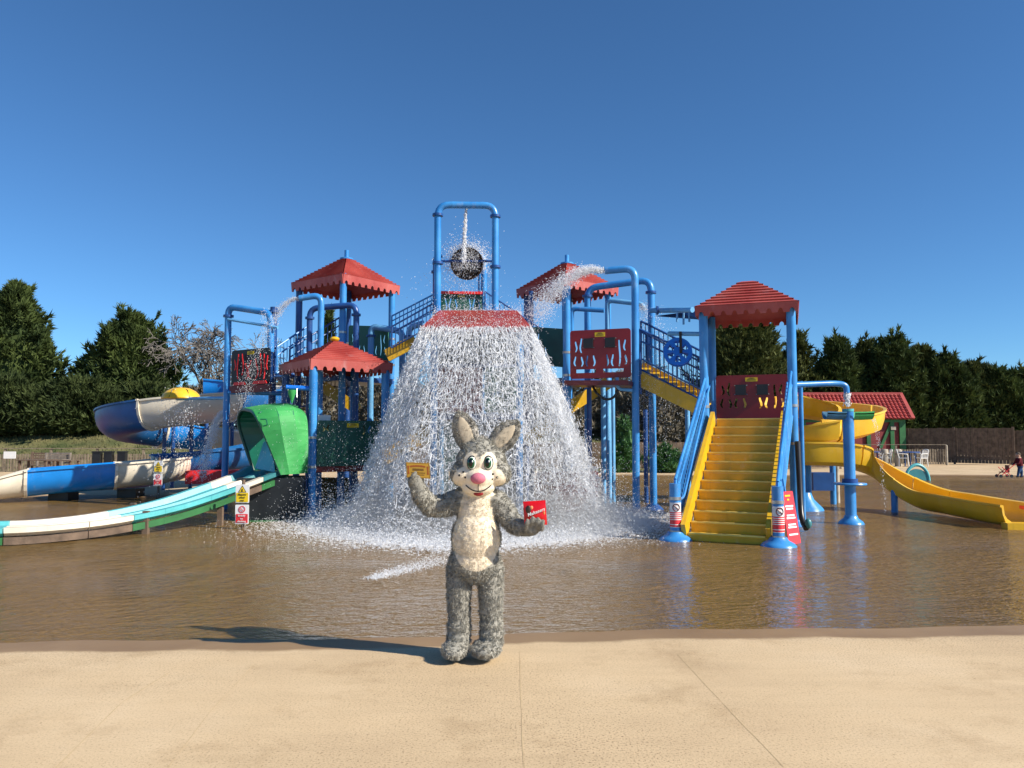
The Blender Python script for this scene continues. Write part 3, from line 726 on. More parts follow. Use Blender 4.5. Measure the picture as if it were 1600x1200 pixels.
# ---- left-back roofed tower
c = at(541, 440, 19.0); LB = thing('roofed_tower', 'blue tower with tall scalloped red roof left of the tipping bucket', 'play tower', (c.x, c.y, 0))
pyramid_roof(LB, (c.x, c.y), R(54), 0.93, at(541, 446, 19.0).z, at(541, 406, 19.0).z, 0.10, 13)
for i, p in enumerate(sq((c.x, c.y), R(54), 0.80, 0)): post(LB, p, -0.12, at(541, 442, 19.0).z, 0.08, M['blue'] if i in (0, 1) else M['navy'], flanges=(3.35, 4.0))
MB().box(Vector((c.x, c.y, 2.95)), (1.7, 1.7, 0.12), R(48)).build('platform', M['navy'], LB)
slot_panel(LB, at(544, 566, 18.9), at(606, 570, 18.2), 0.92, mat('mid_green_panel', (0.03, 0.15, 0.085), 0.45, 0.15, 2.0), SLOTS, False)
railing(LB, at(432, 590, 17.8), at(484, 553, 18.6), 0.72, 10, M['blue'], 0.024, 0.1, True)
railing(LB, at(452, 592, 18.4), at(530, 540, 19.4), 0.72, 12, M['navy'], 0.022, 0.1, True)
MB().beam(at(430, 592, 17.8), at(500, 560, 18.8), 0.9, 0.10).build('stair_flight', M['navy'], LB)
# ---- low front-left roof
c = at(524, 560, 17.0); LF = thing('roofed_shelter', 'low shelter with splashed red roof on blue posts beside the green tunnel', 'play tower', (c.x, c.y, 0))
pyramid_roof(LF, (c.x, c.y), R(36), 0.93, at(524, 571, 17).z, at(524, 534, 17.0).z, 0.05, 11, finial=False)
MB().ball(at(523, 530, 17.0), (0.11, 0.11, 0.06), 10, 6).build('finial', M['yellow'], LF, True)
for i, p in enumerate(sq((c.x, c.y), R(36), 0.82, 0)):
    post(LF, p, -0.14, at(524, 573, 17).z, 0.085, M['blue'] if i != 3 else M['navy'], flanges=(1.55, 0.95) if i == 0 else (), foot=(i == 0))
MB().box(Vector((c.x, c.y, 0.92)), (1.68, 1.68, 0.12), R(36)).build('platform', M['maroon'], LF)
cl = sq((c.x, c.y), R(36), 0.84, 0.98)
slot_panel(LF, cl[0]+Vector((0.1, 0.03, 0)), cl[1], 0.95, M['green_dk'], [(.08, .82, .12, .02), (.16, .84, .14, -.02), (.66, .80, .2, .02), (.76, .80, .18, -.02), (.86, .80, .2, .03), (.94, .78, .16, -.02)], True)
lp = MB().plate([rrect(0.26, 0.13, 0.01)], at(497, 658, 16.35), Vector((math.cos(R(22)), math.sin(R(22)), 0)), Vector((0, 0, 1)), 0.006).build('white_plate', M['white'], LF)
slot_panel(LF, at(470, 800, 17.9), at(560, 800, 18.2), 0.8, mat('ochre_panel', (0.16, 0.09, 0.012), 0.5, 0.3, 3.0), [], False)
# ---- tipping-bucket tower in the middle
BT = thing('bucket_tower', 'tall blue pipe frame carrying the tipping bucket above the red splash roof', 'play tower', at(733, 700, 16.8)*1.0)
BT.location.z = 0; ORG[BT] = Vector(BT.location)
pl, pr_ = at(684, 470, 16.3), at(773, 470, 16.4)
arch = pipe(BT, [Vector((pl.x, pl.y, -0.1)), at(684, 320, 16.3), at(774, 321, 16.4), Vector((pr_.x, pr_.y, -0.1))], 0.075, M['blue'], 0.26, 'pipe_frame', [at(684, 336, 16.3), at(774, 338, 16.4), at(684, 411, 16.3), at(774, 417, 16.4)])
pl2, pr2 = at(681, 470, 17.6), at(756, 470, 17.8)
pipe(BT, [Vector((pl2.x, pl2.y, -0.1)), at(681, 402, 17.6), at(690, 398, 17.6)], 0.07, M['navy'], 0.1, 'rear_pipe', [at(681, 425, 17.6)])
pipe(BT, [Vector((pr2.x, pr2.y, -0.1)), at(756, 402, 17.8), at(745, 397, 17.8)], 0.07, M['blue'], 0.14, 'rear_pipe', [])
pipe(BT, [at(750, 430, 18), at(750, 640, 18)], 0.05, M['blue'], 0.1, 'rear_pipe')
MB().tube([at(685, 408, 16.5), at(773, 408, 16.6)], 0.028, 8).build('axle', M['navy'], BT, True)
MB().tube([at(729, 323, 16.35), at(729, 328, 16.35)], 0.03, 8).build('nozzle', M['steel'], BT, True)
bk = at(730, 409, 16.9); ax = Vector((0.05, -0.93, -0.34)).normalized()
bucket = MB(); prof = [(0.20, -0.02), (0.24, 0.0), (0.30, 0.3), (0.345, 0.60), (0.36, 0.64), (0.33, 0.64), (0.31, 0.58), (0.22, 0.06), (0.02, 0.05)]
bucket.lathe(prof, bk-ax*0.30, 22, ax).build('bucket', M['brown'], BT, True)
for h in (0.18, 0.46): MB().lathe([(0.27+0.13*h, 0), (0.285+0.13*h, 0.02), (0.27+0.13*h, 0.045)], bk-ax*0.30+ax*h, 22, ax).build('hoop', M['black'], BT, True)
# red splash roof
rc = at(748, 500, 16.1); RW = 1.09
rz0, rz1 = at(741, 511, 15.05).z, at(741, 488, 16.0).z
spl = MB(); A = [Vector((rc.x+sx*RW, rc.y+sy*1.05, rz0)) for sx, sy in ((-1, -1), (1, -1), (1, 1), (-1, 1))]; B_ = [Vector((rc.x+sx*0.80, rc.y+0.1+sy*0.45, rz1)) for sx, sy in ((-1, -1), (1, -1), (1, 1), (-1, 1))]
spl.add(A+B_+[p-Vector((0, 0, 0.09)) for p in A], [(0, 1, 5, 4), (1, 2, 6, 5), (2, 3, 7, 6), (3, 0, 4, 7), (4, 5, 6, 7), (8, 9, 1, 0), (9, 10, 2, 1), (10, 11, 3, 2), (11, 8, 0, 3), (11, 10, 9, 8)])
spl.build('splash_roof', M['red_wet'], BT)
for sx in (-1, 1):
    for sy in (-1, 1): post(BT, (rc.x+sx*0.85, rc.y+sy*0.85), -0.12, rz0+0.02, 0.07)
MB().box(Vector((rc.x, rc.y+0.2, 2.0)), (1.9, 1.7, 0.12)).build('platform', M['navy'], BT)
MB().box(Vector((rc.x, rc.y+0.2, 3.02)), (1.7, 1.5, 0.10)).build('upper_platform', M['navy'], BT)
slot_panel(BT, Vector((rc.x-0.8, rc.y-0.72, 2.08)), Vector((rc.x+0.1, rc.y-0.72, 2.08)), 0.9, M['maroon'], SLOTS[:6], False)
slot_panel(BT, Vector((rc.x+0.15, rc.y-0.72, 2.08)), Vector((rc.x+0.85, rc.y-0.72, 2.08)), 0.9, M['green_dk'], SLOTS[:6], False)
slot_panel(BT, Vector((rc.x-0.95, rc.y-0.45, 0.25)), Vector((rc.x-0.02, rc.y-0.45, 0.25)), 1.65, M['green_dk'], SLOTS[:6], False)
slot_panel(BT, Vector((rc.x+0.02, rc.y-0.45, 0.25)), Vector((rc.x+0.95, rc.y-0.45, 0.25)), 1.65, M['black'], SLOTS[:6], False)
slot_panel(BT, Vector((rc.x-0.85, rc.y-0.40, 3.02)), Vector((rc.x+0.85, rc.y-0.40, 3.02)), 0.62, M['black'], [], False)
slot_panel(BT, at(838, 800, 16.3), at(935, 800, 16.1), 0.85, M['red'], SLOTS[:8], False)
pn = slot_panel(BT, at(688, 492, 17.5), at(753, 493, 17.6), at(700, 459, 17.5).z-at(700, 492, 17.5).z, M['green_dk'], [(.12, .5, .6, .03), (.25, .5, .6, -.03), (.36, .5, .5, .03), (.70, .5, .6, .02), (.82, .5, .6, -.03), (.92, .5, .5, .02)], True)
MB().beam(at(687, 457, 17.45), at(754, 458, 17.55), 0.06, 0.06).build('red_capping', M['bright_red'], BT)
railing(BT, at(612, 522, 17.6), at(686, 484, 17.4), 0.42, 12, M['blue'], 0.02, 0.02, True)
railing(BT, at(612, 545, 17.0), at(684, 505, 16.9), 0.50, 12, M['navy'], 0.02, 0.02, True)
railing(BT, at(758, 484, 17.5), at(845, 540, 18.6), 0.42, 12, M['navy'], 0.02, 0.02, False)
MB().beam(at(604, 556, 17.2), at(650, 532, 17.2), 0.06, 0.28).build('yellow_stringer', M['yellow'], BT)
MB().beam(at(598, 716, 15.3), at(688, 664, 16.0), 0.08, 0.30).build('yellow_stringer', M['yellow'], BT)
MB().beam(at(505, 604, 18.4), at(560, 640, 18.4), 0.08, 0.26).build('yellow_stringer', M['yellow'], BT)
railing(BT, at(505, 600, 18.5), at(560, 637, 18.5), 0.5, 9, mat('brown_paint', (0.12, 0.07, 0.03), 0.5, 0.2), 0.02, 0.02, False)
MB().beam(at(884, 640, 17.6), at(950, 598, 17.8), 0.07, 0.28).build('yellow_stringer', M['yellow'], BT)
MB().beam(at(820, 690, 17.0), at(890, 640, 17.3), 0.07, 0.28).build('yellow_stringer', M['yellow'], BT)
pipe(BT, [at(690, 620, 15.6), Vector((at(690, 620, 15.6).x, 15.6, -0.1))], 0.05, M['pale_blue'], 0.1, 'rear_pipe')

# ---- pipe frames, left
PF = thing('jet_stand', 'blue pipe frame around the black slotted panel on the left', 'pipe frame', Vector((at(390, 700, 17.5).x, 17.5, 0)))
pa = at(357, 740, 17.4)
pipe(PF, [Vector((at(355, 600, 17.4).x, 17.4, -0.12)), at(357, 479, 17.4), at(423, 489, 17.0), at(423, 550, 17.0)], 0.075, M['blue'], 0.2, 'pipe', [at(357, 494, 17.4)])
pipe(PF, [at(356, 499, 17.35), at(434, 512, 16.9)], 0.03, M['pale_blue'], 0.1, 'cross_pipe')
pipe(PF, [at(428, 480, 17.9), Vector((at(428, 480, 17.9).x, 17.9, -0.1))], 0.085, M['navy'], 0.1, 'pipe', [at(428, 487, 17.9)])
slot_panel(PF, at(361, 604, 17.3), at(421, 600, 16.9), at(361, 548, 17.3).z-at(361, 604, 17.3).z, M['black'], [], True)
a_ = at(361, 604, 17.22); b_ = at(421, 600, 16.82); ux = (b_-a_).normalized(); w_ = (b_-a_).length; h_ = 0.80; up = Vector((0, 0, 1))
for u, v, hh, wb in [(.08, .6, .3, .02), (.17, .55, .7, -.02), (.27, .6, .6, .03), (.36, .40, .45, .08), (.50, .45, .5, -.08), (.62, .45, .6, .06), (.74, .55, .65, .03), (.84, .5, .7, .02), (.93, .6, .4, -.02)]:
    MB().plate([slot(u*w_, v*h_, hh*h_, wb*w_, 0.011*w_)], a_, ux, up, 0.02).build('red_squiggle', M['bright_red'], PF)
for u0, u1 in ((.04, .38), (.55, .93)): MB().plate([[(u0*w_, 0.02), (u1*w_, 0.02), ((u1-0.04)*w_, 0.09), ((u0+0.04)*w_, 0.09)]], a_, ux, up, 0.02).build('red_bar', M['bright_red'], PF)
MB().beam(at(360, 609, 17.3), at(424, 606, 16.9), 0.06, 0.16).build('lower_board', M['maroon'], PF)
pipe(PF, [at(357, 613, 17.3), at(448, 615, 17.4)], 0.05, M['blue'], 0.1, 'cross_pipe')
railing(PF, at(447, 640, 18.2), at(492, 640, 18.0), 0.9, 8, M['navy'])
SP = thing('spray_pipe', 'blue jet pipe bent over at the top, spraying left over the bare birch', 'pipe', Vector((at(501, 700, 16.9).x, 16.9, 0)))
pipe(SP, [at(468, 466, 16.9), at(502, 461, 16.9), Vector((at(500, 600, 16.9).x, 16.9, 0.0))], 0.07, M['blue'], 0.2, 'pipe', [])
SP2 = thing('spray_arch', 'dark blue pipe arch under the tall left roof', 'pipe', Vector((at(520, 700, 17.9).x, 17.9, 0)))
pipe(SP2, [Vector((at(484, 600, 17.9).x, 17.9, 0.0)), at(484, 482, 17.9), at(557, 476, 17.7), Vector((at(556, 600, 17.7).x, 17.7, 0.0))], 0.07, M['navy'], 0.22, 'pipe', [at(484, 497, 17.9), at(556.5, 492, 17.7)])
SP3 = thing('spray_arch', 'sun-bleached pale blue pipe arch over the low red roof', 'pipe', Vector((at(600, 700, 18.1).x, 18.1, 0)))
pipe(SP3, [Vector((at(580, 560, 18.2).x, 18.2, 0.0)), at(580, 510, 18.2), at(629, 518, 18.0), Vector((at(628, 600, 18.0).x, 18.0, 0.0))], 0.075, M['pale_blue'], 0.16, 'pipe', [at(580, 525, 18.2), at(628, 536, 18.0)])
SP4 = thing('spray_arch', 'pale blue pipe elbow half hidden by the falling water', 'pipe', Vector((at(650, 700, 17.5).x, 17.5, 0)))
pipe(SP4, [Vector((at(639, 600, 17.5).x, 17.5, 0.0)), at(639, 512, 17.5), at(662, 505, 17.3)], 0.07, M['pale_blue'], 0.16, 'pipe', [at(639, 526, 17.5)])

# ---- right pipe frames and red panel
RP = thing('jet_stand', 'two big blue jet pipes framing the dark red game panel', 'pipe frame', Vector((at(940, 700, 16.3).x, 16.3, 0)))
pipe(RP, [at(946, 423, 16.4), at(992, 419, 16.2), Vector((at(992, 600, 16.2).x, 16.2, -0.1))], 0.078, M['blue'], 0.24, 'jet_pipe', [])
pipe(RP, [Vector((at(918, 600, 17.9).x, 17.9, 0)), at(918, 450, 17.9), at(1017, 437, 17.4), Vector((at(1019, 600, 17.3).x, 17.3, -0.1))], 0.08, M['blue'], 0.26, 'jet_pipe', [at(1017, 457, 17.4), at(918, 463, 17.9)])
for p_, r_ in ((Vector((at(992, 600, 16.2).x, 16.2, -0.1)), 0.078), (Vector((at(1019, 600, 17.3).x, 17.3, -0.1)), 0.08)):
    MB().lathe([(0.24, 0), (0.24, 0.05), (0.20, 0.10), (0.11, 0.18)], p_, 16).build('foot_cover', M['navy'], RP, True)
post(RP, at(886, 600, 16.7), -0.1, at(886, 448, 16.7).z, 0.085, M['blue'], flanges=(3.4, 2.9))
pipe(RP, [at(893, 530, 17.2), at(893, 482, 17.2), at(944, 485, 17.0)], 0.055, M['blue'], 0.13, 'small_pipe')
pipe(RP, [Vector((at(949, 560, 18.2).x, 18.2, 1.5)), at(949, 469, 18.2), at(1003, 475, 17.9), at(1006, 483, 17.9)], 0.06, M['pale_blue'], 0.14, 'small_pipe', [])
a_ = at(891, 592, 16.5); b_ = at(986, 592, 16.05); b_.z = a_.z
slot_panel(RP, a_, b_, at(940, 515, 16.3).z-a_.z, M['red'], [s for s in SLOTS], True, ((.31, .72, .16), (.67, .72, .16)), extra=((.10, .115, .43, .19), (.55, .115, .88, .19)))
MB().beam(at(890, 600, 16.55), at(988, 600, 16.1), 0.9, 0.10).build('platform', M['maroon'], RP)
MB().tube(rounded([at(926, 603, 16.3), at(932, 615, 16.2), at(947, 626, 16.1), at(962, 620, 16.1), at(966, 603, 16.1)], 0.15), 0.028, 8).build('hose', M['rubber'], RP, True)
pipe(RP, [at(964, 590, 15.95), at(966, 608, 15.95), at(988, 610, 15.95)], 0.035, M['pale_blue'], 0.08, 'small_pipe')
for px, Y in ((921, 17.2), (943, 17.6), (952, 18.5), (958, 19.2), (1009, 19.0), (1120, 16.9), (1075, 18.0)):
    z1 = at(px, 600, Y).z if px < 1000 else at(px, 640, Y).z
    post(RP, at(px, 700, Y), -0.1, z1, 0.055, M['navy'] if px in (921, 1009) else M['pale_blue'])
# ---- sloping bridge stairs down to the stair tower
BR = thing('bridge_stairs', 'sloping yellow sided walkway with navy railings joining the two towers', 'stairs', Vector((at(1050, 700, 16.4).x, 16.4, 0)))
MB().beam(at(999, 592, 16.4), at(1103, 642, 15.9), 0.06, 0.30).build('yellow_stringer', M['yellow'], BR)
MB().beam(at(1001, 575, 17.3), at(1118, 634, 16.7), 0.06, 0.30).build('yellow_stringer', M['yellow'], BR)
for k in range(8):
    t = (k+0.5)/8; a = at(1000, 588, 16.45).lerp(at(1103, 638, 15.95), t); b = at(1002, 572, 17.25).lerp(at(1118, 630, 16.65), t)
    MB().beam(a, b, 0.22, 0.03).build('tread', M['yellow'], BR)
railing(BR, at(1000, 578, 16.38), at(1104, 630, 15.88), 0.88, 16, M['navy'], 0.025, 0.02, True)
railing(BR, at(1002, 562, 17.3), at(1118, 622, 16.7), 0.88, 16, M['navy'], 0.025, 0.02, True)
for px, py, Y in ((1000, 520, 16.4), (1012, 520, 17.3)): post(BR, at(px, 600, Y), 2.5, at(px, py, Y).z, 0.045, M['navy'])
# ---- paddle wheel on its pipe and the tipping trough above
PW = thing('paddle_wheel', 'bright blue spoked water wheel hanging from a short pipe', 'water wheel', at(1059, 585, 15.4))
wc = at(1059, 549, 15.4); fn = Vector((-0.25, -0.95, 0.1)).normalized(); fx = Vector((0.95, -0.25, 0)).normalized(); fy = fn.cross(fx)*1.0
if fy.z < 0: fy = -fy
rad = 0.285; outer = [(rad*math.cos(2*math.pi*i/36), rad*math.sin(2*math.pi*i/36)) for i in range(36)]; holes = []
for k in range(6):
    a0 = R(60*k+12); a1 = R(60*k+48); h = []
    for i in range(6): a = lerp(a0, a1, i/5); h.append((0.215*math.cos(a), 0.215*math.sin(a)))
    for i in range(3): a = lerp(a1, a0, i/2); h.append((0.09*math.cos(a), 0.09*math.sin(a)))
    holes.append(h)
MB().plate([outer]+holes, wc, fx, fx.cross(fn)*-1 if False else fn.cross(fx), 0.03).build('wheel_disc', M['royal'], PW)
MB().plate([outer]+holes, wc-fn*0.16, fx, fn.cross(fx), 0.03).build('wheel_disc', M['royal'], PW)
for k in range(8):
    a = 2*math.pi*k/8; d = fx*math.cos(a)+fn.cross(fx)*math.sin(a); MB().beam(wc+d*0.2-fn*0.01, wc+d*0.2-fn*0.15, 0.02, 0.14, up=d).build('paddle', M['royal'], PW)
pipe(PW, [at(1043, 521, 15.5), at(1098, 522, 15.3)], 0.045, M['pale_blue'], 0.1, 'axle_pipe')
MB().beam(at(1063, 518, 15.35), at(1064, 552, 15.32), 0.05, 0.03).build('hanger', M['brown'], PW)
TT = thing('tipping_trough', 'navy tipping trough hanging under a pale pipe beside the stair tower roof', 'trough', at(1060, 505, 16.5))
pipe(TT, [at(1018, 485, 17.0), at(1082, 484, 15.9)], 0.06, M['pale_blue'], 0.1, 'pipe', [])
MB().lathe([(0.10, -0.02), (0.10, 0.02)], at(1027, 485, 16.8), 12, Vector((1, 0, 0))).build('collar', M['navy'], TT)
MB().add([at(1022, 494, 16.9), at(1100, 484, 15.9), at(1100, 500, 15.9), at(1060, 489, 16.4), at(1022, 494, 17.3), at(1100, 484, 16.3), at(1100, 500, 16.3), at(1060, 489, 16.8)], [(0, 1, 2, 3), (7, 6, 5, 4), (0, 4, 5, 1), (1, 5, 6, 2), (2, 6, 7, 3), (3, 7, 4, 0)]).build('trough', M['navy'], TT)
for px in (1058, 1068, 1077): MB().tube([at(px, 488, 16.2), at(px, 503+(4 if px == 1068 else 0), 16.2)], 0.022, 8).build('chime_tube', M['pale_blue'], TT, True)
# ================================================================== SLIDES
def catmull(P, n=8):
    P = [Vector(p) for p in P]; Q = [P[0]*2-P[1]]+P+[P[-1]*2-P[-2]]; out = []
    for i in range(1, len(Q)-2):
        for j in range(n):
            t = j/n; a, b, c, d = Q[i-1], Q[i], Q[i+1], Q[i+2]
            out.append(0.5*((2*b)+(c-a)*t+(2*a-5*b+4*c-d)*t*t+(3*b-a-3*c+d)*t*t*t))
    out.append(P[-1]); return out
def sweep(pts, prof, closed=True):
    """prof(t) -> list of (lateral, up); lateral is to the right of travel"""
    mb = MB(); n = len(pts); rings = []
    for i, p in enumerate(pts):
        t = pts[min(i+1, n-1)]-pts[max(i-1, 0)]; t.z = 0; t.normalize(); lat = Vector((t.y, -t.x, 0))
        rings.append([p+lat*x+Vector((0, 0, y)) for x, y in prof(i/(n-1))])
    k = len(rings[0])
    for r in rings: mb.v += [tuple(v) for v in r]
    for i in range(n-1):
        for j in range(k if closed else k-1):
            j2 = (j+1) % k; mb.f.append((i*k+j, (i+1)*k+j, (i+1)*k+j2, i*k+j2))
    if closed:
        mb.f.append(tuple(range(k))); mb.f.append(tuple((n-1)*k+j for j in reversed(range(k))))
    return mb
def half_pipe(r, th=0.035, a0=175, a1=365, wide=1.0, lipw=0.05):
    inner = [(r*wide*math.cos(R(lerp(a0, a1, i/12))), r*math.sin(R(lerp(a0, a1, i/12)))+r) for i in range(13)]
    outer = [((r+th)*wide*math.cos(R(lerp(a0, a1, i/12))), (r+th)*math.sin(R(lerp(a0, a1, i/12)))+r) for i in range(13)]
    lipL = [(outer[0][0]-lipw, outer[0][1]-0.02), (outer[0][0]-lipw, outer[0][1]+0.03)]
    lipR = [(outer[-1][0]+lipw, outer[-1][1]+0.03), (outer[-1][0]+lipw, outer[-1][1]-0.02)]
    return inner+lipR+outer[::-1]+lipL
# ---- blue and cream spiral slide, left
hc = Vector((-9.55, 23.5, 0)); HR = 2.2
HS = thing('spiral_slide', 'blue and cream half-pipe spiral slide ending in a long trough on the left', 'slide', (hc.x, hc.y, 0))
HA = [170, 90, 30, -90, -180, -270, -360, -450]; HZ = [2.8, 2.62, 2.40, 1.86, 1.42, 1.05, 0.75, 0.46]
def helix(a):      # a in degrees, falling from 170 to -450
    return Vector((hc.x+HR*math.cos(R(a)), hc.y+HR*0.95*math.sin(R(a)), float(np.interp(-a, [-q for q in HA], HZ))))
angs = list(range(106, -451, -8)); path = [helix(a) for a in angs]; NHX = len(path)
e = path[-1]; path += [Vector(p) for p in catmull([e, at(262, 742, 20.9), at(180, 757, 20.2), at(60, 772, 19.4), at(-20, 782, 18.9), at(-90, 786, 18.6)], 5)[1:]]
for i in range(NHX, len(path)): path[i].z = max(0.06, lerp(0.46, 0.06, (i-NHX)/18))
def ia(a): return max(0, (106-a)//8)
cuts = [0, ia(80), ia(50), ia(20), ia(-52), ia(-108), ia(-215), ia(-262), ia(-310), ia(-360), ia(-418), NHX+1, NHX+9, NHX+15, len(path)-1]
cols = ['slide_blue', 'cream', 'slide_blue', 'slide_navy', 'cream', 'slide_navy', 'slide_blue', 'cream', 'slide_navy', 'slide_navy', 'slide_navy', 'cream', 'slide_blue', 'cream']
def prad(i): return lerp(0.62, 0.50, sm(ia(-200), NHX, i))
for i, cname in enumerate(cols):
    a, b = cuts[i], cuts[i+1]; end = (i == len(cols)-1)
    def pf_(t, a=a, b=b, end=end):
        p_ = half_pipe(prad(lerp(a, b, t)), 0.035, 168, 372)
        return [(x*(1+0.25*t), y*(1-0.55*t)) for x, y in p_] if end else p_
    sweep(path[a:b+1], pf_).build('slide_section', M[cname], HS, True)
for ci in cuts[1:-1]:      # bolted flanges between the mouldings
    if 0 < ci < len(path)-1:
        dd = (path[ci+1]-path[ci-1]).normalized()*0.035
        sweep([path[ci]-dd, path[ci]+dd], lambda t: [(x, y-0.002) for x, y in half_pipe(prad(ci)+0.004, 0.075, 168, 372)]).build('flange', M['cream'], HS)
for a in (40, 100, 160, 220, 280, 340):
    p = Vector((hc.x+1.0*math.cos(R(a)), hc.y+1.0*math.sin(R(a)), 0))
    MB().tube([p+Vector((0, 0, -0.1)), p+Vector((0, 0, 2.2))], 0.06, 8).build('support_post', M['navy'], HS, True)
for px, Y in ((205, 20.7), (100, 19.9)):
    p = at(px, 760, Y); MB().box(Vector((p.x, p.y, 0.04)), (0.5, 0.5, 0.30)).build('cradle', M['black'], HS)
# posts behind the trough
for px in (152, 170, 191):
    p = at(px, 720, 29.5); t = thing('timber_post', 'short black timber post in the row behind the blue trough', 'post', (p.x, p.y, 0), 'black posts behind the trough')
    MB().box((p.x, p.y, 0.47), (0.30, 0.20, 0.94)).build('shaft', M['black'], t); MB().box((p.x, p.y, 0.965), (0.34, 0.24, 0.05)).build('cap', M['black'], t)
# red mat edges by the slide exit
o = MB().box(at(335, 745, 21.0), (1.4, 0.5, 0.35), 0.2).build('padded_kerb', M['bright_red']); tag(o, 'red padded kerb behind the turquoise slide', 'kerb')
# ---- yellow umbrella
um = at(283, 622, 18.6); UT = thing('water_mushroom', 'yellow dome water umbrella shedding drips on the left', 'umbrella', (um.x, um.y, 0))
MB().lathe([(0.44, -0.02), (0.45, 0.0), (0.42, 0.08), (0.33, 0.17), (0.20, 0.235), (0.05, 0.26), (0.01, 0.262)], um, 20).build('dome', M['yellow_slide'], UT, True)
for k in range(6):
    a = 2*math.pi*k/6+0.3; MB().tube([um+Vector((math.cos(a)*0.445, math.sin(a)*0.445, 0.01)), um+Vector((math.cos(a)*0.34, math.sin(a)*0.34, 0.175)), um+Vector((math.cos(a)*0.05, math.sin(a)*0.05, 0.27))], 0.009, 5).build('rib', M['brown'], UT)
pipe(UT, [um+Vector((-0.1, 0, -0.02)), at(355, 622, 17.42)], 0.04, M['pale_blue'], 0.1, 'feed_pipe')
# ---- turquoise multi-lane slide
ML = thing('lane_slide', 'turquoise and cream twin lane slide running out of the green tunnel', 'slide', (at(200, 800, 13.6).x, 13.6, 0))
cp = catmull([at(420, 736, 15.75), at(398, 746, 15.4), at(340, 768, 14.7), at(262, 794, 13.9), at(170, 814, 13.1), at(70, 826, 12.4), at(-20, 830, 12.0), at(-120, 832, 11.7)], 6)
def lane_prof(t, w=0.56):
    top = [(-w, 0.10), (-w+0.12, 0.10), (-w+0.17, 0.0), (-0.10, 0.0), (-0.06, 0.07), (0.06, 0.07), (0.10, 0.0), (w-0.17, 0.0), (w-0.12, 0.10), (w, 0.10)]
    bot = [(w, 0.02), (w-0.03, 0.0), (w-0.10, -0.04), (-w+0.10, -0.04), (-w+0.03, 0.0), (-w, 0.02)]
    return [(-x, y) for x, y in (top+bot)]
lc = ['teal', 'cream', 'turq', 'turq', 'turq', 'cream', 'cream', 'turq']
seg = [0, 8, 11, 15, 20, 23, 27, 34, len(cp)-1]
for i, cname in enumerate(lc):
    sweep(cp[seg[i]:seg[i+1]+1], lambda t: lane_prof(t)).build('slide_section', M[cname], ML)
    for s_ in (-1, 1):
        sweep(cp[seg[i]:seg[i+1]+1], lambda t: [(s_*0.50-0.02, -0.16), (s_*0.50+0.02, -0.16), (s_*0.50+0.02, -0.05), (s_*0.50-0.02, -0.05)]).build('edge_beam', M['barn_green'] if cname != 'cream' else M['wood_dk'], ML)
for px, py, Y in ((228, 815, 13.1), (345, 780, 14.3), (208, 800, 14.6)):
    p = at(px, py, Y); MB().box(Vector((p.x, p.y, 0.10)), (0.09, 0.09, 0.5)).build('support_leg', M['wood_dk'], ML)
o = MB().box(at(425, 782, 15.6), (1.25, 0.9, 0.95), 0.2); o.build('support_block', M['black'], ML)
MB().lathe([(0.75, 0), (0.78, 0.05), (0.74, 0.09)], Vector((at(425, 800, 15.9).x, 15.6, -0.12)), 24).build('green_base_ring', M['barn_green'], ML, True)
HOFF = 1
# ---- green tunnel hood
GH = thing('slide_tunnel', 'bright green fibreglass tunnel mouth at the top of the turquoise slide', 'slide tunnel', (at(430, 740, 15.6).x, 15.6, 0))
rings = [
    [at(439, 742, 15.15), at(420, 694, 15.15), at(400, 650, 15.15), at(388, 641, 15.7), at(376, 643, 16.3), at(374, 668, 16.6), at(396, 735, 16.6)],
    [at(452, 741, 15.2), at(443, 692, 15.15), at(434, 644, 15.2), at(422, 636, 15.8), at(412, 637, 16.4), at(420, 668, 16.7), at(430, 735, 16.7)],
    [at(466, 740, 15.35), at(463, 690, 15.3), at(458, 643, 15.33), at(450, 635, 15.9), at(446, 635, 16.5), at(456, 668, 16.8), at(460, 735, 16.8)],
    [at(478, 739, 15.6), at(480, 690, 15.5), at(477, 652, 15.6), at(466, 640, 16.0), at(466, 640, 16.6), at(474, 668, 16.9), at(474, 735, 16.9)]]
cur = [catmull(r_, 5) for r_ in rings]; nk = len(cur[0]); cols_r = [[c_r[j] for c_r in cur] for j in range(nk)]; nr_r = len(cols_r[0])
hb = MB()
for j in range(nk): hb.v += [tuple(p) for p in cols_r[j]]
for j in range(nk-1):
    for i in range(nr_r-1): hb.f.append((j*nr_r+i, j*nr_r+i+1, (j+1)*nr_r+i+1, (j+1)*nr_r+i))
hood = hb.build('shell', M['green'], GH, False); hood.data.materials.append(M['green_in'])
so_ = hood.modifiers.new('t', 'SOLIDIFY'); so_.thickness = 0.035; so_.material_offset = 1; so_.offset = HOFF
for c_r in cur[1:3]: MB().tube([p+Vector((0, -0.02, 0.012)) for p in c_r], 0.014, 6).build('bolted_seam', M['green_in'], GH)
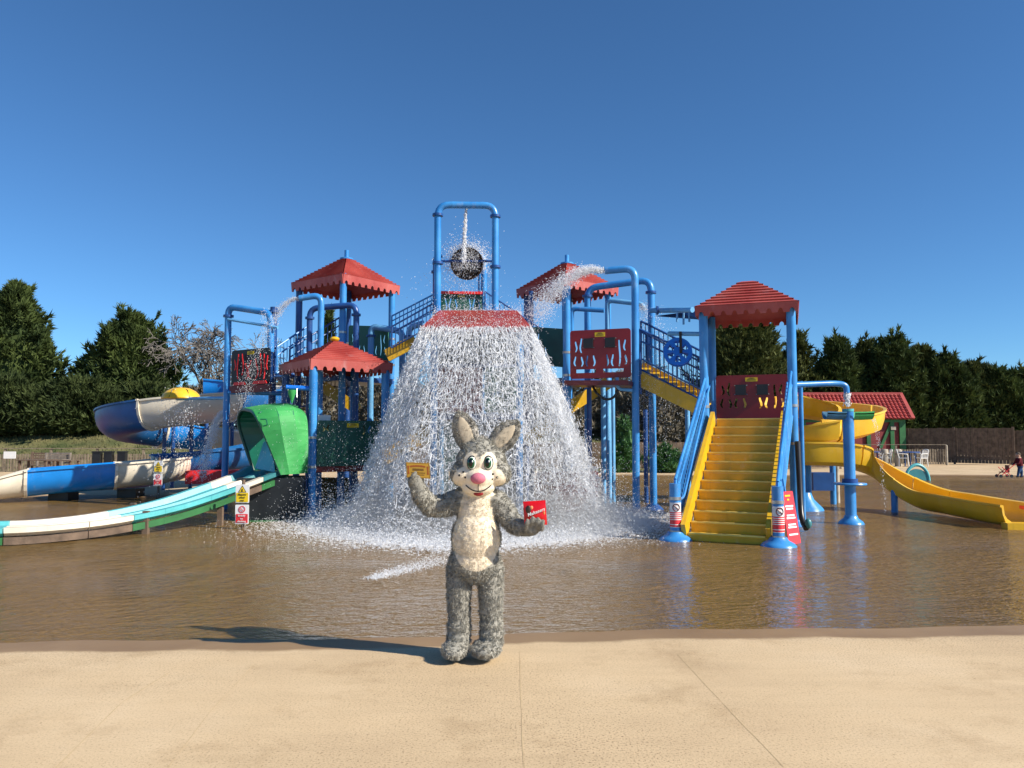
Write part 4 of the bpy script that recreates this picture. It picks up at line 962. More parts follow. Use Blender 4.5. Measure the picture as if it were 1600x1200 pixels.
# rolled mouth rim
MB().tube(catmull(rings[0], 5), 0.035, 8).build('rim', M['green_dk'], GH, True)
MB().beam(at(405, 646, 15.15), at(452, 636, 15.6), 0.012, 0.06).build('seam', M['green_in'], GH)
MB().tube(rounded([at(407, 655, 15.05), at(416, 655, 15.02), at(418, 664, 15.02), at(411, 666, 15.04)], 0.03), 0.012, 6).build('grab_handle', M['green_in'], GH)
MB().add([at(398, 732, 15.9), at(430, 738, 15.3), at(424, 690, 15.9), at(412, 690, 16.3)], [(0, 1, 2, 3)]).build('inner_chute', M['turq'], GH)
MB().lathe([(0.01, 0.0), (0.02, 0.03), (0.08, 0.22), (0.085, 0.27)], at(456, 630, 15.7), 14).build('funnel', M['green'], GH, True)
pipe(GH, [at(447, 605, 15.8), at(487, 607, 15.9)], 0.05, M['royal'], 0.1, 'feed_pipe')
for px in (450, 464): MB().tube([at(px, 607, 15.8), at(px, 621, 15.72)], 0.006, 5).build('chain', M['steel'], GH)
# ---- yellow spiral slide, right
yc = at(1268, 660, 18.3); YR = 1.12
YS = thing('spiral_slide', 'yellow fibreglass spiral slide curling round the right tower into the pool', 'slide', (yc.x, yc.y, 0))
def yprof(hl=0.42, hr=0.42, w=0.44, th=0.04):
    inn = [(-w, hl), (-w+0.02, hl*0.5), (-w*0.82, 0.10), (-w*0.5, 0.02), (0, 0), (w*0.5, 0.02), (w*0.82, 0.10), (w-0.02, hr*0.5), (w, hr)]
    out = [(w+0.07, hr+0.01), (w+0.07, hr-0.03), (w+th, hr-0.04), (w+th-0.02, hr*0.5), (w*0.9, 0.03), (w*0.5, -0.05), (0, -0.06), (-w*0.5, -0.05), (-w*0.9, 0.03), (-w-th+0.02, hl*0.5), (-w-th, hl-0.04), (-w-0.07, hl-0.03), (-w-0.07, hl+0.01)]
    return inn+out
hel = []
for a in range(200, -181, -8):
    t = (200-a)/380; hel.append(Vector((yc.x+YR*math.cos(R(a)), yc.y+YR*0.95*math.sin(R(a)), float(np.interp(200-a, [0, 110, 200, 290, 380], [2.32, 2.13, 1.85, 1.50, 1.10])))))
nh = len(hel)
run_ = catmull([hel[-4], hel[-1], Vector((yc.x-0.75, yc.y-1.0, 1.02)), Vector((7.35, 17.15, 0.98)), Vector((7.95, 17.25, 0.80)), Vector((8.42, 16.95, 0.40)), Vector((8.74, 16.35, 0.14)), Vector((8.86, 15.5, 0.10)), Vector((9.0, 14.6, 0.06)), Vector((9.12, 13.85, 0.04))], 7)
sections = [(hel[0:13], (0.50, 0.42)), (hel[12:25], (0.46, 0.46)), (hel[24:37], (0.46, 0.46)), (hel[36:], (0.44, 0.44))]
for pts, (hl, hr) in sections: sweep(pts, lambda t: yprof(hl, hr)).build('slide_section', M['yellow_slide'], YS, True)
rp_ = run_[7:]
for p in rp_: p.z = max(p.z, 0.03)
n1 = len(rp_)
for a, b in ((0, 16), (16, 30), (30, 37), (37, 44), (44, n1-1)):
    if b <= a or a >= n1: continue
    b = min(b, n1-1)
    def pf(t, a=a, b=b):
        k = lerp(a, b, t)/(n1-1); h = lerp(0.46, 0.34, sm(0.2, 0.75, k)); return yprof(h, h, 0.37)
    sweep(rp_[a:b+1], pf).build('runout_section', M['yellow_slide'], YS, True)
MB().box(Vector((9.14, 13.72, 0.02)), (0.80, 0.22, 0.12), -0.12).build('end_lip', M['yellow'], YS)
MB().plate([rrect(0.22, 0.09, 0.01)], Vector((9.40, 14.35, 0.24)), Vector((0.15, -0.99, 0)).normalized()*1, Vector((0, 0, 1)), 0.006).build('red_notice', M['sign_red'], YS)
for px, Y, z in ((1262, 18.0, 1.5), (1300, 18.6, 1.4), (1395, 16.7, 0.45)):
    p = at(px, 700, Y); post(YS, p, -0.1, z, 0.07, M['blue'])
for px in (1308,): 
    p = at(px, 760, 19); post(YS, p, -0.1, 0.9, 0.06, M['stone'])
MB().box(at(1282, 752, 18.6), (0.5, 0.4, 0.42)).build('pump_box', M['navy'], YS)
MB().lathe([(0.42, 0), (0.36, 0.12), (0.18, 0.3), (0.12, 0.45)], Vector((at(1258, 760, 17.2).x, 17.2, -0.1)), 16).build('foot_cover', M['blue'], YS, True)
# teal hoop sprayer beyond
hp = at(1433, 742, 28.0); t = thing('hoop_sprayer', 'small teal half-round sprayer beside the yellow run-out', 'sprayer', (hp.x, hp.y, 0))
MB().tube([Vector((hp.x+0.42*math.cos(R(a)), hp.y, -0.05+0.58*math.sin(R(a)))) for a in range(0, 181, 12)], 0.06, 8).build('hoop', M['turq'], t, True)
MB().lathe([(0.40, -0.04), (0.40, 0.04)], Vector((hp.x, hp.y+0.02, -0.02)), 20, Vector((0, 1, 0))).build('disc', M['teal'], t)
# ---- spout post with two tipping scoops
pp = gnd(1330, 822, -0.08); SPT = thing('spout_post', 'blue spout post with blue and green scoops and a round foot ring', 'water feature', (pp.x, pp.y, 0))
Yp = pp.y
pt = MB().tube([Vector((pp.x, Yp, -0.1)), Vector((pp.x, Yp, at(1323, 642, Yp).z))], 0.10, 16).build('post', M['blue'], SPT, True)
MB().lathe([(0.24, -0.1), (0.24, -0.04), (0.21, 0.01), (0.13, 0.07), (0.115, 0.12)], Vector((pp.x, Yp, 0)), 20).build('foot_cover', M['blue'], SPT, True)
zr = at(1326, 756, Yp).z; MB().lathe([(0.29, -0.018), (0.30, 0), (0.29, 0.018), (0.115, 0.02), (0.115, -0.018)], Vector((pp.x, Yp, zr)), 24).build('ring_shelf', M['blue'], SPT, True)
MB().lathe([(0.14, 0), (0.14, 0.08)], Vector((pp.x, Yp, zr+0.02)), 16).build('clamp', M['navy'], SPT, True)
zt = at(1326, 655, Yp).z
def scoop(s, m_, nm):
    pts = [Vector((pp.x+s*0.08, Yp, zt)), Vector((pp.x+s*0.25, Yp, zt)), Vector((pp.x+s*0.44, Yp, zt+0.01))]
    return sweep(pts, lambda t: [(x, y*1.0) for x, y in half_pipe(0.11, 0.015, 180, 360, 1.1, 0.0)]).build(nm, m_, SPT, True)
scoop(-1, mat('steel_blue_scoop', (0.05, 0.16, 0.26), 0.3, 0.2, 3.0), 'scoop'); scoop(1, M['green'], 'scoop')
MB().lathe([(0.105, 0), (0.105, 0.05)], Vector((pp.x, Yp, at(1323, 643, Yp).z)), 16).build('cap', M['turq'], SPT, True)

# ---- warning signs on slide posts
def warn_sign(px, py_top, Y, w, label):
    o = at(px, py_top, Y); t = thing('warning_sign', label, 'sign', (o.x, o.y, -0.1), 'warning signs by the slides')
    ux = Vector((1, 0.0, 0)); up_ = Vector((0, 0, 1)); h1 = w*1.36; h2 = w*1.42
    MB().tube([Vector((o.x, o.y+0.05, -0.1)), Vector((o.x, o.y+0.05, o.z+0.08))], 0.03, 8).build('pole', M['wood_dk'], t, True)
    a = o-ux*w/2-up_*h1
    b1 = MB().plate([rrect(w, h1, 0.012)], a, ux, up_, 0.012).build('yellow_warning_board', M['white'], t)
    f = Vector((0, -0.006, 0))
    MB().plate([rrect(w*0.88, h1*0.50, 0.01)], a+ux*w*0.06+up_*h1*0.05+f, ux, up_, 0.004).build('yellow_field', M['sign_yellow'], b1)
    MB().plate([[(0, 0), (w*0.60, 0), (w*0.30, w*0.50)]], a+ux*w*0.20+up_*h1*0.58+f, ux, up_, 0.004).build('triangle_border', M['black'], b1)
    MB().plate([[(0, 0), (w*0.46, 0), (w*0.23, w*0.39)]], a+ux*w*0.27+up_*h1*0.602+f*1.8, ux, up_, 0.004).build('triangle', M['sign_yellow'], b1)
    MB().plate([[(0, 0), (w*0.10, 0.0), (w*0.07, w*0.08), (w*0.12, w*0.12), (w*0.05, w*0.22), (w*0.0, w*0.12)]], a+ux*w*0.45+up_*h1*0.62+f*2.6, ux, up_, 0.004).build('slipping_figure', M['black'], b1)
    for s_, yy in (('Slippery', .46), ('when', .30), ('wet', .14)): text_mesh('lettering', s_, w*0.19, a+ux*w*0.5+up_*h1*yy+f*1.4, ux, up_, M['black'], b1)
    a2 = a-up_*(h2+0.03)
    b2 = MB().plate([rrect(w, h2, 0.012)], a2, ux, up_, 0.012).build('red_prohibition_board', M['white'], t)
    MB().plate([rrect(w*0.88, h2*0.46, 0.01)], a2+ux*w*0.06+up_*h2*0.06+f, ux, up_, 0.004).build('red_field', M['sign_red'], b2)
    cc = a2+ux*w*0.5+up_*h2*0.76+f*1.2; ring = [(w*0.25*math.cos(2*math.pi*i/24), w*0.25*math.sin(2*math.pi*i/24)) for i in range(24)]; hole = [(x*0.80, y*0.80) for x, y in ring]
    MB().plate([ring, hole], cc, ux, up_, 0.004).build('prohibition_ring', M['sign_red'], b2)
    MB().beam(cc+Vector((-w*0.15, -0.003, w*0.15)), cc+Vector((w*0.15, -0.003, -w*0.15)), 0.004, w*0.05, up=Vector((1, 0, 1))).build('slash', M['sign_red'], b2)
    for s_, yy in (('Strictly', .43), ('no', .28), ('climbing', .14)): text_mesh('lettering', s_, w*0.19, a2+ux*w*0.5+up_*h2*yy+f*1.5, ux, up_, M['white'], b2)
warn_sign(379, 757, 13.75, 0.24, 'yellow and red warning boards standing in the water before the turquoise slide')
warn_sign(247.5, 720, 19.0, 0.21, 'yellow and red warning boards beside the cream trough slide')
# ================================================================== BEYOND THE POOL
# ---- red timber kiosk
KY = 44.0; kx0 = at(1240, 700, KY).x; kx1 = at(1413, 700, KY).x; ke = at(1400, 656, KY).z; kr = at(1400, 616, KY+1.0).z
KB = thing('timber_kiosk', 'red boarded kiosk with green timber frame and red tiled roof', 'building', ((kx0+kx1)/2, KY+1.0, 0))
MB().box(((kx0+kx1)/2, KY+1.0, ke/2), (kx1-kx0, 2.0, ke)).build('wall', M['barn'], KB)
for px in (1256, 1290, 1322, 1357, 1394, 1410):
    x = at(px, 700, KY).x; MB().box((x, KY-0.05, ke/2-0.02), (0.22 if px < 1400 else 0.34, 0.10, ke-0.04)).build('green_post', M['barn_green'], KB)
for a, b in (((1340, 722), (1318, 662)), ((1376, 700), (1392, 662)), ((1300, 722), (1288, 690))):
    MB().beam(at(*a, KY-0.04), at(*b, KY-0.04), 0.06, 0.16, up=Vector((0, -1, 0)).cross(Vector((1, 0, 0)))).build('green_brace', M['barn_green'], KB)
MB().box(((kx0+kx1)/2, KY-0.06, ke-0.06), (kx1-kx0+0.1, 0.10, 0.16)).build('green_head_beam', M['barn_green'], KB)
MB().box((at(1397, 671, KY).x-0.1, KY-0.11, at(1397, 669, KY).z), (0.28, 0.06, 0.2)).build('small_notice', M['stone'], KB)
a0 = Vector((kx0-0.2, KY-0.35, ke+0.02)); a1 = Vector((kx1+0.35, KY-0.35, ke+0.02)); r0 = Vector((kx0-0.2, KY+1.0, kr)); r1 = Vector((kx1+0.35, KY+1.0, kr))
b0 = Vector((kx0-0.2, KY+2.35, ke+0.02)); b1 = Vector((kx1+0.35, KY+2.35, ke+0.02))
rf = MB().add([a0, a1, r1, r0, b0, b1], [(0, 1, 2, 3), (3, 2, 5, 4), (0, 3, 4), (1, 5, 2), (0, 4, 5, 1)]).build('roof', M['tile'], KB)
nrm = (a1-a0).cross(r0-a0).normalized(); ncol, nrow = 30, 9
for i in range(ncol):       # columns of pressed tiles
    mb = MB()
    for j in range(nrow):
        t0, t1 = j/nrow, (j+1.05)/nrow; prev = None
        for k in range(5):
            s = (i+k/4)/ncol; h = 0.02+0.07*math.sin(math.pi*k/4)
            p0 = a0.lerp(a1, s).lerp(r0.lerp(r1, s), t0)+nrm*(h+0.05); p1 = a0.lerp(a1, s).lerp(r0.lerp(r1, s), min(1, t1))+nrm*(h)
            if prev: mb.add([prev[0], p0, p1, prev[1], prev[0]-nrm*0.05, p0-nrm*0.05], [(0, 1, 2, 3), (4, 5, 1, 0)])
            prev = (p0, p1)
    mb.build('tile_column', M['tile'], rf)
MB().beam(r0+nrm*0.05, r1+nrm*0.05, 0.25, 0.14).build('ridge_cap', M['tile'], rf)
MB().beam(a1+nrm*0.08, r1+nrm*0.08, 0.20, 0.12).build('verge_board', M['tile'], rf)
# ---- tall board fence
def board_fence(label, pa, pb, h, bw=0.15, m='wood_dk', name='board_fence', gap=0.012, wob=0.04, group=None):
    pa = Vector(pa); pb = Vector(pb); L = (pb-pa).length; d = (pb-pa).normalized(); n = int(L/(bw+gap)); rz = math.atan2(d.y, d.x)
    t = thing(name, label, 'fence', pa, group); mb = MB(); nr = Vector((-d.y, d.x, 0))
    for i in range(n):
        hh = h+random.uniform(-wob, wob)*0.5; c = pa+d*((i+0.5)*(bw+gap))+nr*random.uniform(-0.012, 0.012)
        mb.box(c+Vector((0, 0, 0.04+hh/2)), (bw, 0.022, hh-0.04), rz+random.uniform(-0.03, 0.03))
    tag(mb.build('boards', M[m], t), kind='stuff')
    for z in (h*0.2, h*0.8): MB().beam(pa+nr*0.05+Vector((0, 0, z)), pb+nr*0.05+Vector((0, 0, z)), 0.05, 0.09).build('rail', M[m], t)
    k = max(2, int(L/2.6))
    for i in range(k+1): MB().box(pa.lerp(pb, i/k)-nr*0.04+Vector((0, 0, (h+0.08)/2)), (0.11, 0.05, h+0.08), rz).build('fence_post', M[m], t)
    return t
f0 = gnd(1421, 724, 0); f1 = gnd(1585, 727, 0); f2 = gnd(1720, 729, 0)
board_fence('tall brown close boarded fence between the kiosk and the cypress row', (f0.x, f0.y+1, 0), (f1.x, f1.y, 0), 1.95)
board_fence('tall brown boarded fence panel stepped down at the far right', (f1.x+0.1, f1.y+0.2, 0), (f2.x, f2.y, 0), 1.82)
board_fence('dark brown boarded fence behind the pumps and play towers', (-9.0, 34.0, 0), (15.5, 36.5, 0), 1.25, m='wood_dk')
# ---- low picket fences
def picket_fence(label, pa, pb, h, top_rail=True):
    pa = Vector(pa); pb = Vector(pb); L = (pb-pa).length; d = (pb-pa).normalized(); rz = math.atan2(d.y, d.x); n = int(L/0.125); nr = Vector((-d.y, d.x, 0))
    t = thing('picket_fence', label, 'fence', pa); mb = MB()
    for i in range(n):
        c = pa+d*((i+0.5)*L/n); hh = h*random.uniform(0.97, 1.02); mb.box(c+Vector((0, 0, 0.04+hh/2))+nr*random.uniform(-.01, .01), (0.085, 0.02, hh), rz+random.uniform(-.05, .05))
    tag(mb.build('pickets', M['wood'], t), kind='stuff')
    for z in (h*0.25, h*0.8): MB().beam(pa+nr*0.04+Vector((0, 0, z)), pb+nr*0.04+Vector((0, 0, z)), 0.04, 0.07).build('rail', M['wood'], t)
    if top_rail: MB().beam(pa+Vector((0, 0, h+0.28)), pb+Vector((0, 0, h+0.28)), 0.06, 0.03).build('top_rail', M['wood'], t)
    k = max(2, int(L/1.8))
    for i in range(k+1): MB().box(pa.lerp(pb, i/k)+nr*0.03+Vector((0, 0, (h+0.26)/2)), (0.09, 0.07, h+0.26), rz).build('fence_post', M['wood'], t)
    return t
pa = gnd(-60, 737, 0); pb = gnd(262, 737, 0)
picket_fence('weathered low picket fence with top rail under the grass bank', (pa.x, 33.6, 0), (pb.x+1.2, 33.2, 0), 0.74)
pa = gnd(1335, 727, 0); pb = gnd(1480, 726.5, 0)
picket_fence('low picket fence around the kiosk tables', (pa.x, 41.6, 0), (at(1479, 700, 41.0).x, 41.0, 0), 0.80, True)
MB().box
tag(MB().lathe([(0.05, 0), (0.05, 1.0), (0.04, 1.05), (0.01, 1.06)], Vector((at(1479, 700, 40.9).x, 40.9, 0)), 10).build('gate_post', M['stone']), 'pale thin round post ending the picket fence by the kiosk', 'post')
# white notices on left fence
p = at(15, 711, 33.0); tag(MB().plate([rrect(0.52, 0.30, 0.02)], Vector((p.x-0.26, 33.0, p.z-0.15)), Vector((1, 0, 0)), Vector((0, 0, 1)), 0.02).build('notice', M['white']), 'blank white notice fixed to the left picket fence rail', 'sign')
p = at(243, 713, 32.9); tag(MB().plate([rrect(0.34, 0.16, 0.02)], Vector((p.x-0.17, 32.9, p.z-0.08)), Vector((1, 0, 0)), Vector((0, 0, 1)), 0.02).build('notice', M['white']), 'small white notice on the fence near the spiral slide', 'sign')
# pale concrete bollards
for px in (1383, 1404):
    p = gnd(px, 726, 0); b = thing('bollard', 'pale round bollard standing among the kiosk tables', 'bollard', (p.x, 39.4, 0), 'bollards by the kiosk')
    MB().lathe([(0.17, 0), (0.17, 0.82), (0.14, 0.87), (0.02, 0.88)], Vector((p.x*39.4/p.y, 39.4, 0)), 12).build('shaft', M['stone'], b, True)
    MB().lathe([(0.175, 0.6), (0.178, 0.63), (0.175, 0.66)], Vector((p.x*39.4/p.y, 39.4, 0)), 12).build('band', M['wood'], b, True)
# ---- patio chairs and tables
def chair(loc, rz, label, group):
    t = thing('garden_chair', label, 'chair', loc, group); L = Vector(loc); m = Matrix.Rotation(rz, 3, 'Z')
    def q(x, y, z): return L+m@Vector((x, y, z))
    for sx in (-1, 1):
        for sy in (-1, 1): MB().tube([q(sx*0.22, sy*0.22, 0), q(sx*0.19, sy*0.19, 0.42)], [0.022, 0.028], 6).build('leg', M['white_chair'], t, True)
        MB().tube(rounded([q(sx*0.24, -0.2, 0.42), q(sx*0.25, -0.18, 0.64), q(sx*0.25, 0.2, 0.66)], 0.08), 0.022, 6).build('armrest', M['white_chair'], t, True)
    MB().box(q(0, 0, 0.43), (0.46, 0.46, 0.035), rz).build('seat', M['white_chair'], t)
    bk_ = MB().tube(rounded([q(-0.21, 0.2, 0.43), q(-0.21, 0.30, 0.86), q(0.21, 0.30, 0.86), q(0.21, 0.2, 0.43)], 0.12), 0.024, 6).build('backrest', M['white_chair'], t, True)
    for k in range(5): MB().tube([q(-0.14+0.07*k, 0.21, 0.45), q(-0.14+0.07*k, 0.295, 0.85)], 0.013, 5).build('slat', M['white_chair'], bk_)
def table(loc, label):
    t = thing('patio_table', label, 'table', loc, 'kiosk tables'); L = Vector(loc)
    MB().lathe([(0.58, 0.70), (0.60, 0.72), (0.58, 0.745)], L, 20).build('tabletop', M['navy'], t, True)
    for k in range(4): a = R(45+90*k); MB().tube([L+Vector((math.cos(a)*0.42, math.sin(a)*0.42, 0)), L+Vector((math.cos(a)*0.35, math.sin(a)*0.35, 0.71))], 0.03, 6).build('leg', M['navy'], t, True)
CY = 39.0
def cx(px): return at(px, 700, CY).x
table((cx(1424), CY+0.4, 0), 'round dark blue table between the two white chairs by the kiosk')
table((cx(1372), CY+0.9, 0), 'round dark blue table half hidden behind the yellow slide')
chair((cx(1411), CY, 0), R(65), 'white resin garden chair between the bollards and the dark table', 'white kiosk chairs')
chair((cx(1440), CY+0.1, 0), R(-80), 'white resin garden chair nearest the end of the kiosk picket fence', 'white kiosk chairs')
chair((cx(1390), CY+0.5, 0), R(-100), 'white resin garden chair half hidden behind the pale bollard', 'white kiosk chairs')
# ---- teak set, left
bxp = at(82, 720, 29.5); TB = thing('garden_bench', 'weathered slatted teak bench by the left picket fence', 'bench', (bxp.x, 29.5, 0))
for sx in (-0.46, 0.46): 
    MB().box((bxp.x+sx, 29.3, 0.32), (0.06, 0.06, 0.64)).build('leg', M['wood_grey'], TB); MB().box((bxp.x+sx, 29.85, 0.46), (0.06, 0.06, 0.92)).build('leg', M['wood_grey'], TB)
    MB().box((bxp.x+sx, 29.56, 0.66), (0.07, 0.6, 0.04)).build('armrest', M['wood_grey'], TB)
for k in range(5): MB().box((bxp.x, 29.28+0.12*k, 0.43), (0.98, 0.09, 0.025)).build('seat_slat', M['wood_grey'], TB)
for k in range(5): MB().box((bxp.x, 29.86+0.01*k, 0.54+0.088*k), (0.98, 0.025, 0.07)).build('back_slat', M['wood_grey'], TB)
def teak_table(px, Y, label, w=1.1):
    p = at(px, 720, Y); t = thing('garden_table', label, 'table', (p.x, Y, 0))
    for k in range(6): MB().box((p.x, Y-0.3+0.12*k, 0.70), (w, 0.10, 0.03)).build('top_slat', M['wood_dk'], t)
    for sx in (-w/2+0.08, w/2-0.08):
        for sy in (-0.26, 0.26): MB().box((p.x+sx, Y+sy, 0.34), (0.07, 0.07, 0.68)).build('leg', M['wood_dk'], t)
teak_table(58, 28.2, 'dark slatted garden table before the teak bench'); teak_table(100, 27.6, 'dark garden table partly behind the blue trough slide', 0.9)
bxp = at(70, 720, 30.6); t = thing('garden_bench', 'dark slatted bench back standing behind the teak bench', 'bench', (bxp.x, 30.6, 0))
for sx in (-0.5, 0.5): MB().box((bxp.x+sx, 30.6, 0.47), (0.07, 0.07, 0.94)).build('leg', M['wood_dk'], t)
for k in range(5): MB().box((bxp.x, 30.6, 0.50+0.095*k), (1.0, 0.03, 0.06)).build('back_slat', M['wood_dk'], t)
MB().box((bxp.x, 30.4, 0.43), (1.06, 0.42, 0.04)).build('seat', M['wood_dk'], t)
# green tufts and short stakes on the far bank
for k, (px, py, r) in enumerate(((975, 702, 0.7), (985, 652, 0.5), (1040, 702, 0.6), (1062, 708, 0.8))):
    p = at(px, py, 31.5); b_ = (p.x, 33.2, 0)
    conifer('bright green low shrub behind the blue posts', b_, max(0.5, p.z+0.1), r, 200+k, mat('fresh_green_leaves', (0.05, 0.14, 0.035), 0.7, 0.3, 2.0, trans=0.2), 500, low=0.0, taper=0.3, name='low_shrub', cat='shrub', group='green shrubs behind the posts', ln=0.2)
# ---- child with a toy pushchair
def metabody(parts, voxel, name, material, parent, colfn=None, smooth=6):
    """parts: list of ('b', centre, radii[, rot]) or ('c', [pts], [radii]); returns one continuous remeshed skin"""
    mb = MB()
    for p in parts:
        if p[0] == 'b': mb.ball(p[1], p[2], 16, 12, p[3] if len(p) > 3 else None)
        else:
            pts, rr = p[1], p[2]
            for a, b, ra, rb in zip(pts, pts[1:], rr, rr[1:]):
                k = max(3, int((Vector(b)-Vector(a)).length/(min(ra, rb)*0.35)))
                for i in range(k+1): mb.ball(Vector(a).lerp(Vector(b), i/k), lerp(ra, rb, i/k), 12, 8)
    org = ORG[parent]; me = bpy.data.meshes.new(name); me.from_pydata([(v[0]-org.x, v[1]-org.y, v[2]-org.z) for v in mb.v], [], mb.f)
    tmp = bpy.data.objects.new(name+'_raw', me); COL.objects.link(tmp)
    rm = tmp.modifiers.new('r', 'REMESH'); rm.mode = 'VOXEL'; rm.voxel_size = voxel; rm.use_smooth_shade = True
    s_ = tmp.modifiers.new('s', 'SMOOTH'); s_.iterations = smooth; s_.factor = 0.5
    dg = bpy.context.evaluated_depsgraph_get(); out = bpy.data.meshes.new_from_object(tmp.evaluated_get(dg)); out.name = name
    bpy.data.objects.remove(tmp); bpy.data.meshes.remove(me)
    if colfn:
        n = len(out.vertices); co = np.empty(n*3, np.float32); out.vertices.foreach_get('co', co); co = co.reshape(-1, 3)+np.array(org, np.float32)
        no = np.empty(n*3, np.float32); out.vertices.foreach_get('normal', no); no = no.reshape(-1, 3)
        cols = colfn(co, no); a = out.color_attributes.new('col', 'FLOAT_COLOR', 'POINT')
        a.data.foreach_set('color', np.concatenate([cols, np.ones((n, 1))], 1).astype(np.float32).ravel())
    out.materials.clear(); out.materials.append(material)
    return link_mesh(name, out, parent)
M['attr'] = attr_mat('coloured_cloth')
cb = gnd(1594, 746, 0.0); cb.z = 0; s = 0.86
CH = thing('person', 'small child in maroon top and blue jeans pushing a toy pushchair', 'person', cb)
def c_(x, y, z): return cb+Vector((x, y, z))*s
parts = [('c', [c_(-0.10, 0, 0.06), c_(-0.05, 0, 0.26), c_(0.02, 0, 0.48)], [0.045, 0.055, 0.075]), ('c', [c_(0.10, 0.05, 0.06), c_(0.09, 0.03, 0.27), c_(0.05, 0.05, 0.48)], [0.045, 0.055, 0.075]),
         ('b', c_(-0.13, -0.02, 0.03), (0.07, 0.04, 0.03)), ('b', c_(0.07, 0.03, 0.03), (0.07, 0.04, 0.03)),
         ('c', [c_(0.03, 0.02, 0.50), c_(-0.02, 0.02, 0.78)], [0.11, 0.12]), ('c', [c_(-0.03, 0.02, 0.80), c_(-0.04, 0.02, 0.90)], [0.05, 0.05]), ('b', c_(-0.05, 0.02, 0.99), (0.085, 0.085, 0.105)),
         ('c', [c_(-0.06, -0.10, 0.78), c_(-0.12, -0.12, 0.62), c_(-0.28, -0.08, 0.56)], [0.045, 0.036, 0.028]), ('c', [c_(-0.04, 0.14, 0.78), c_(-0.12, 0.16, 0.62), c_(-0.28, 0.10, 0.56)], [0.045, 0.036, 0.028])]
def ccol(co, no):
    z = (co[:, 2]-cb.z)/s; x = (co[:, 0]-cb.x)/s; c = np.tile(np.array([0.10, 0.012, 0.018]), (len(co), 1))
    c[z < 0.50] = (0.03, 0.07, 0.16); c[z < 0.055] = (0.02, 0.02, 0.02)
    c[(z > 0.86)] = (0.50, 0.30, 0.21); c[(x < -0.22) & (z > 0.4)] = (0.50, 0.30, 0.21); return c
metabody(parts, 0.018, 'body', M['attr'], CH, ccol, 3)
MB().ball(c_(-0.035, 0.025, 1.02), (0.088, 0.09, 0.085), 12, 8).build('hair', M['bark'], CH, True)
MB().ball(c_(-0.135, 0.02, 0.985), (0.014, 0.014, 0.018), 8, 5).build('nose', mat('skin', (0.50, 0.30, 0.21), 0.6, 0.05), CH, True)
for sy in (-1, 1):
    MB().ball(c_(-0.122, 0.02+sy*0.03, 1.01), 0.009, 6, 4).build('eye', M['black'], CH, True)
tb = cb+Vector((-0.62, -0.02, 0)); TY = thing('toy_pushchair', 'red toy pushchair at the far edge of the pool', 'toy', tb)
for sx in (-0.2, 0.2):
    for sy in (-0.13, 0.13): 
        wv = tb+Vector((sx, sy, 0.06)); MB().lathe([(0.06, -0.015), (0.06, 0.015)], wv, 12, Vector((0, 1, 0))).build('wheel', M['black'], TY)
for sy in (-0.12, 0.12):
    MB().tube([tb+Vector((-0.2, sy, 0.06)), tb+Vector((0.34, sy, 0.50))], 0.014, 6).build('frame_tube', M['bright_red'], TY, True); MB().tube([tb+Vector((0.2, sy, 0.06)), tb+Vector((-0.14, sy, 0.40))], 0.014, 6).build('frame_tube', M['bright_red'], TY, True)
MB().tube([tb+Vector((0.34, -0.12, 0.50)), tb+Vector((0.34, 0.12, 0.50))], 0.014, 6).build('handle', M['black'], TY, True)
MB().box(tb+Vector((0, 0, 0.20)), (0.26, 0.22, 0.03)).build('seat', M['maroon'], TY); MB().box(tb+Vector((0.13, 0, 0.33)), (0.03, 0.22, 0.26)).build('backrest', M['maroon'], TY)
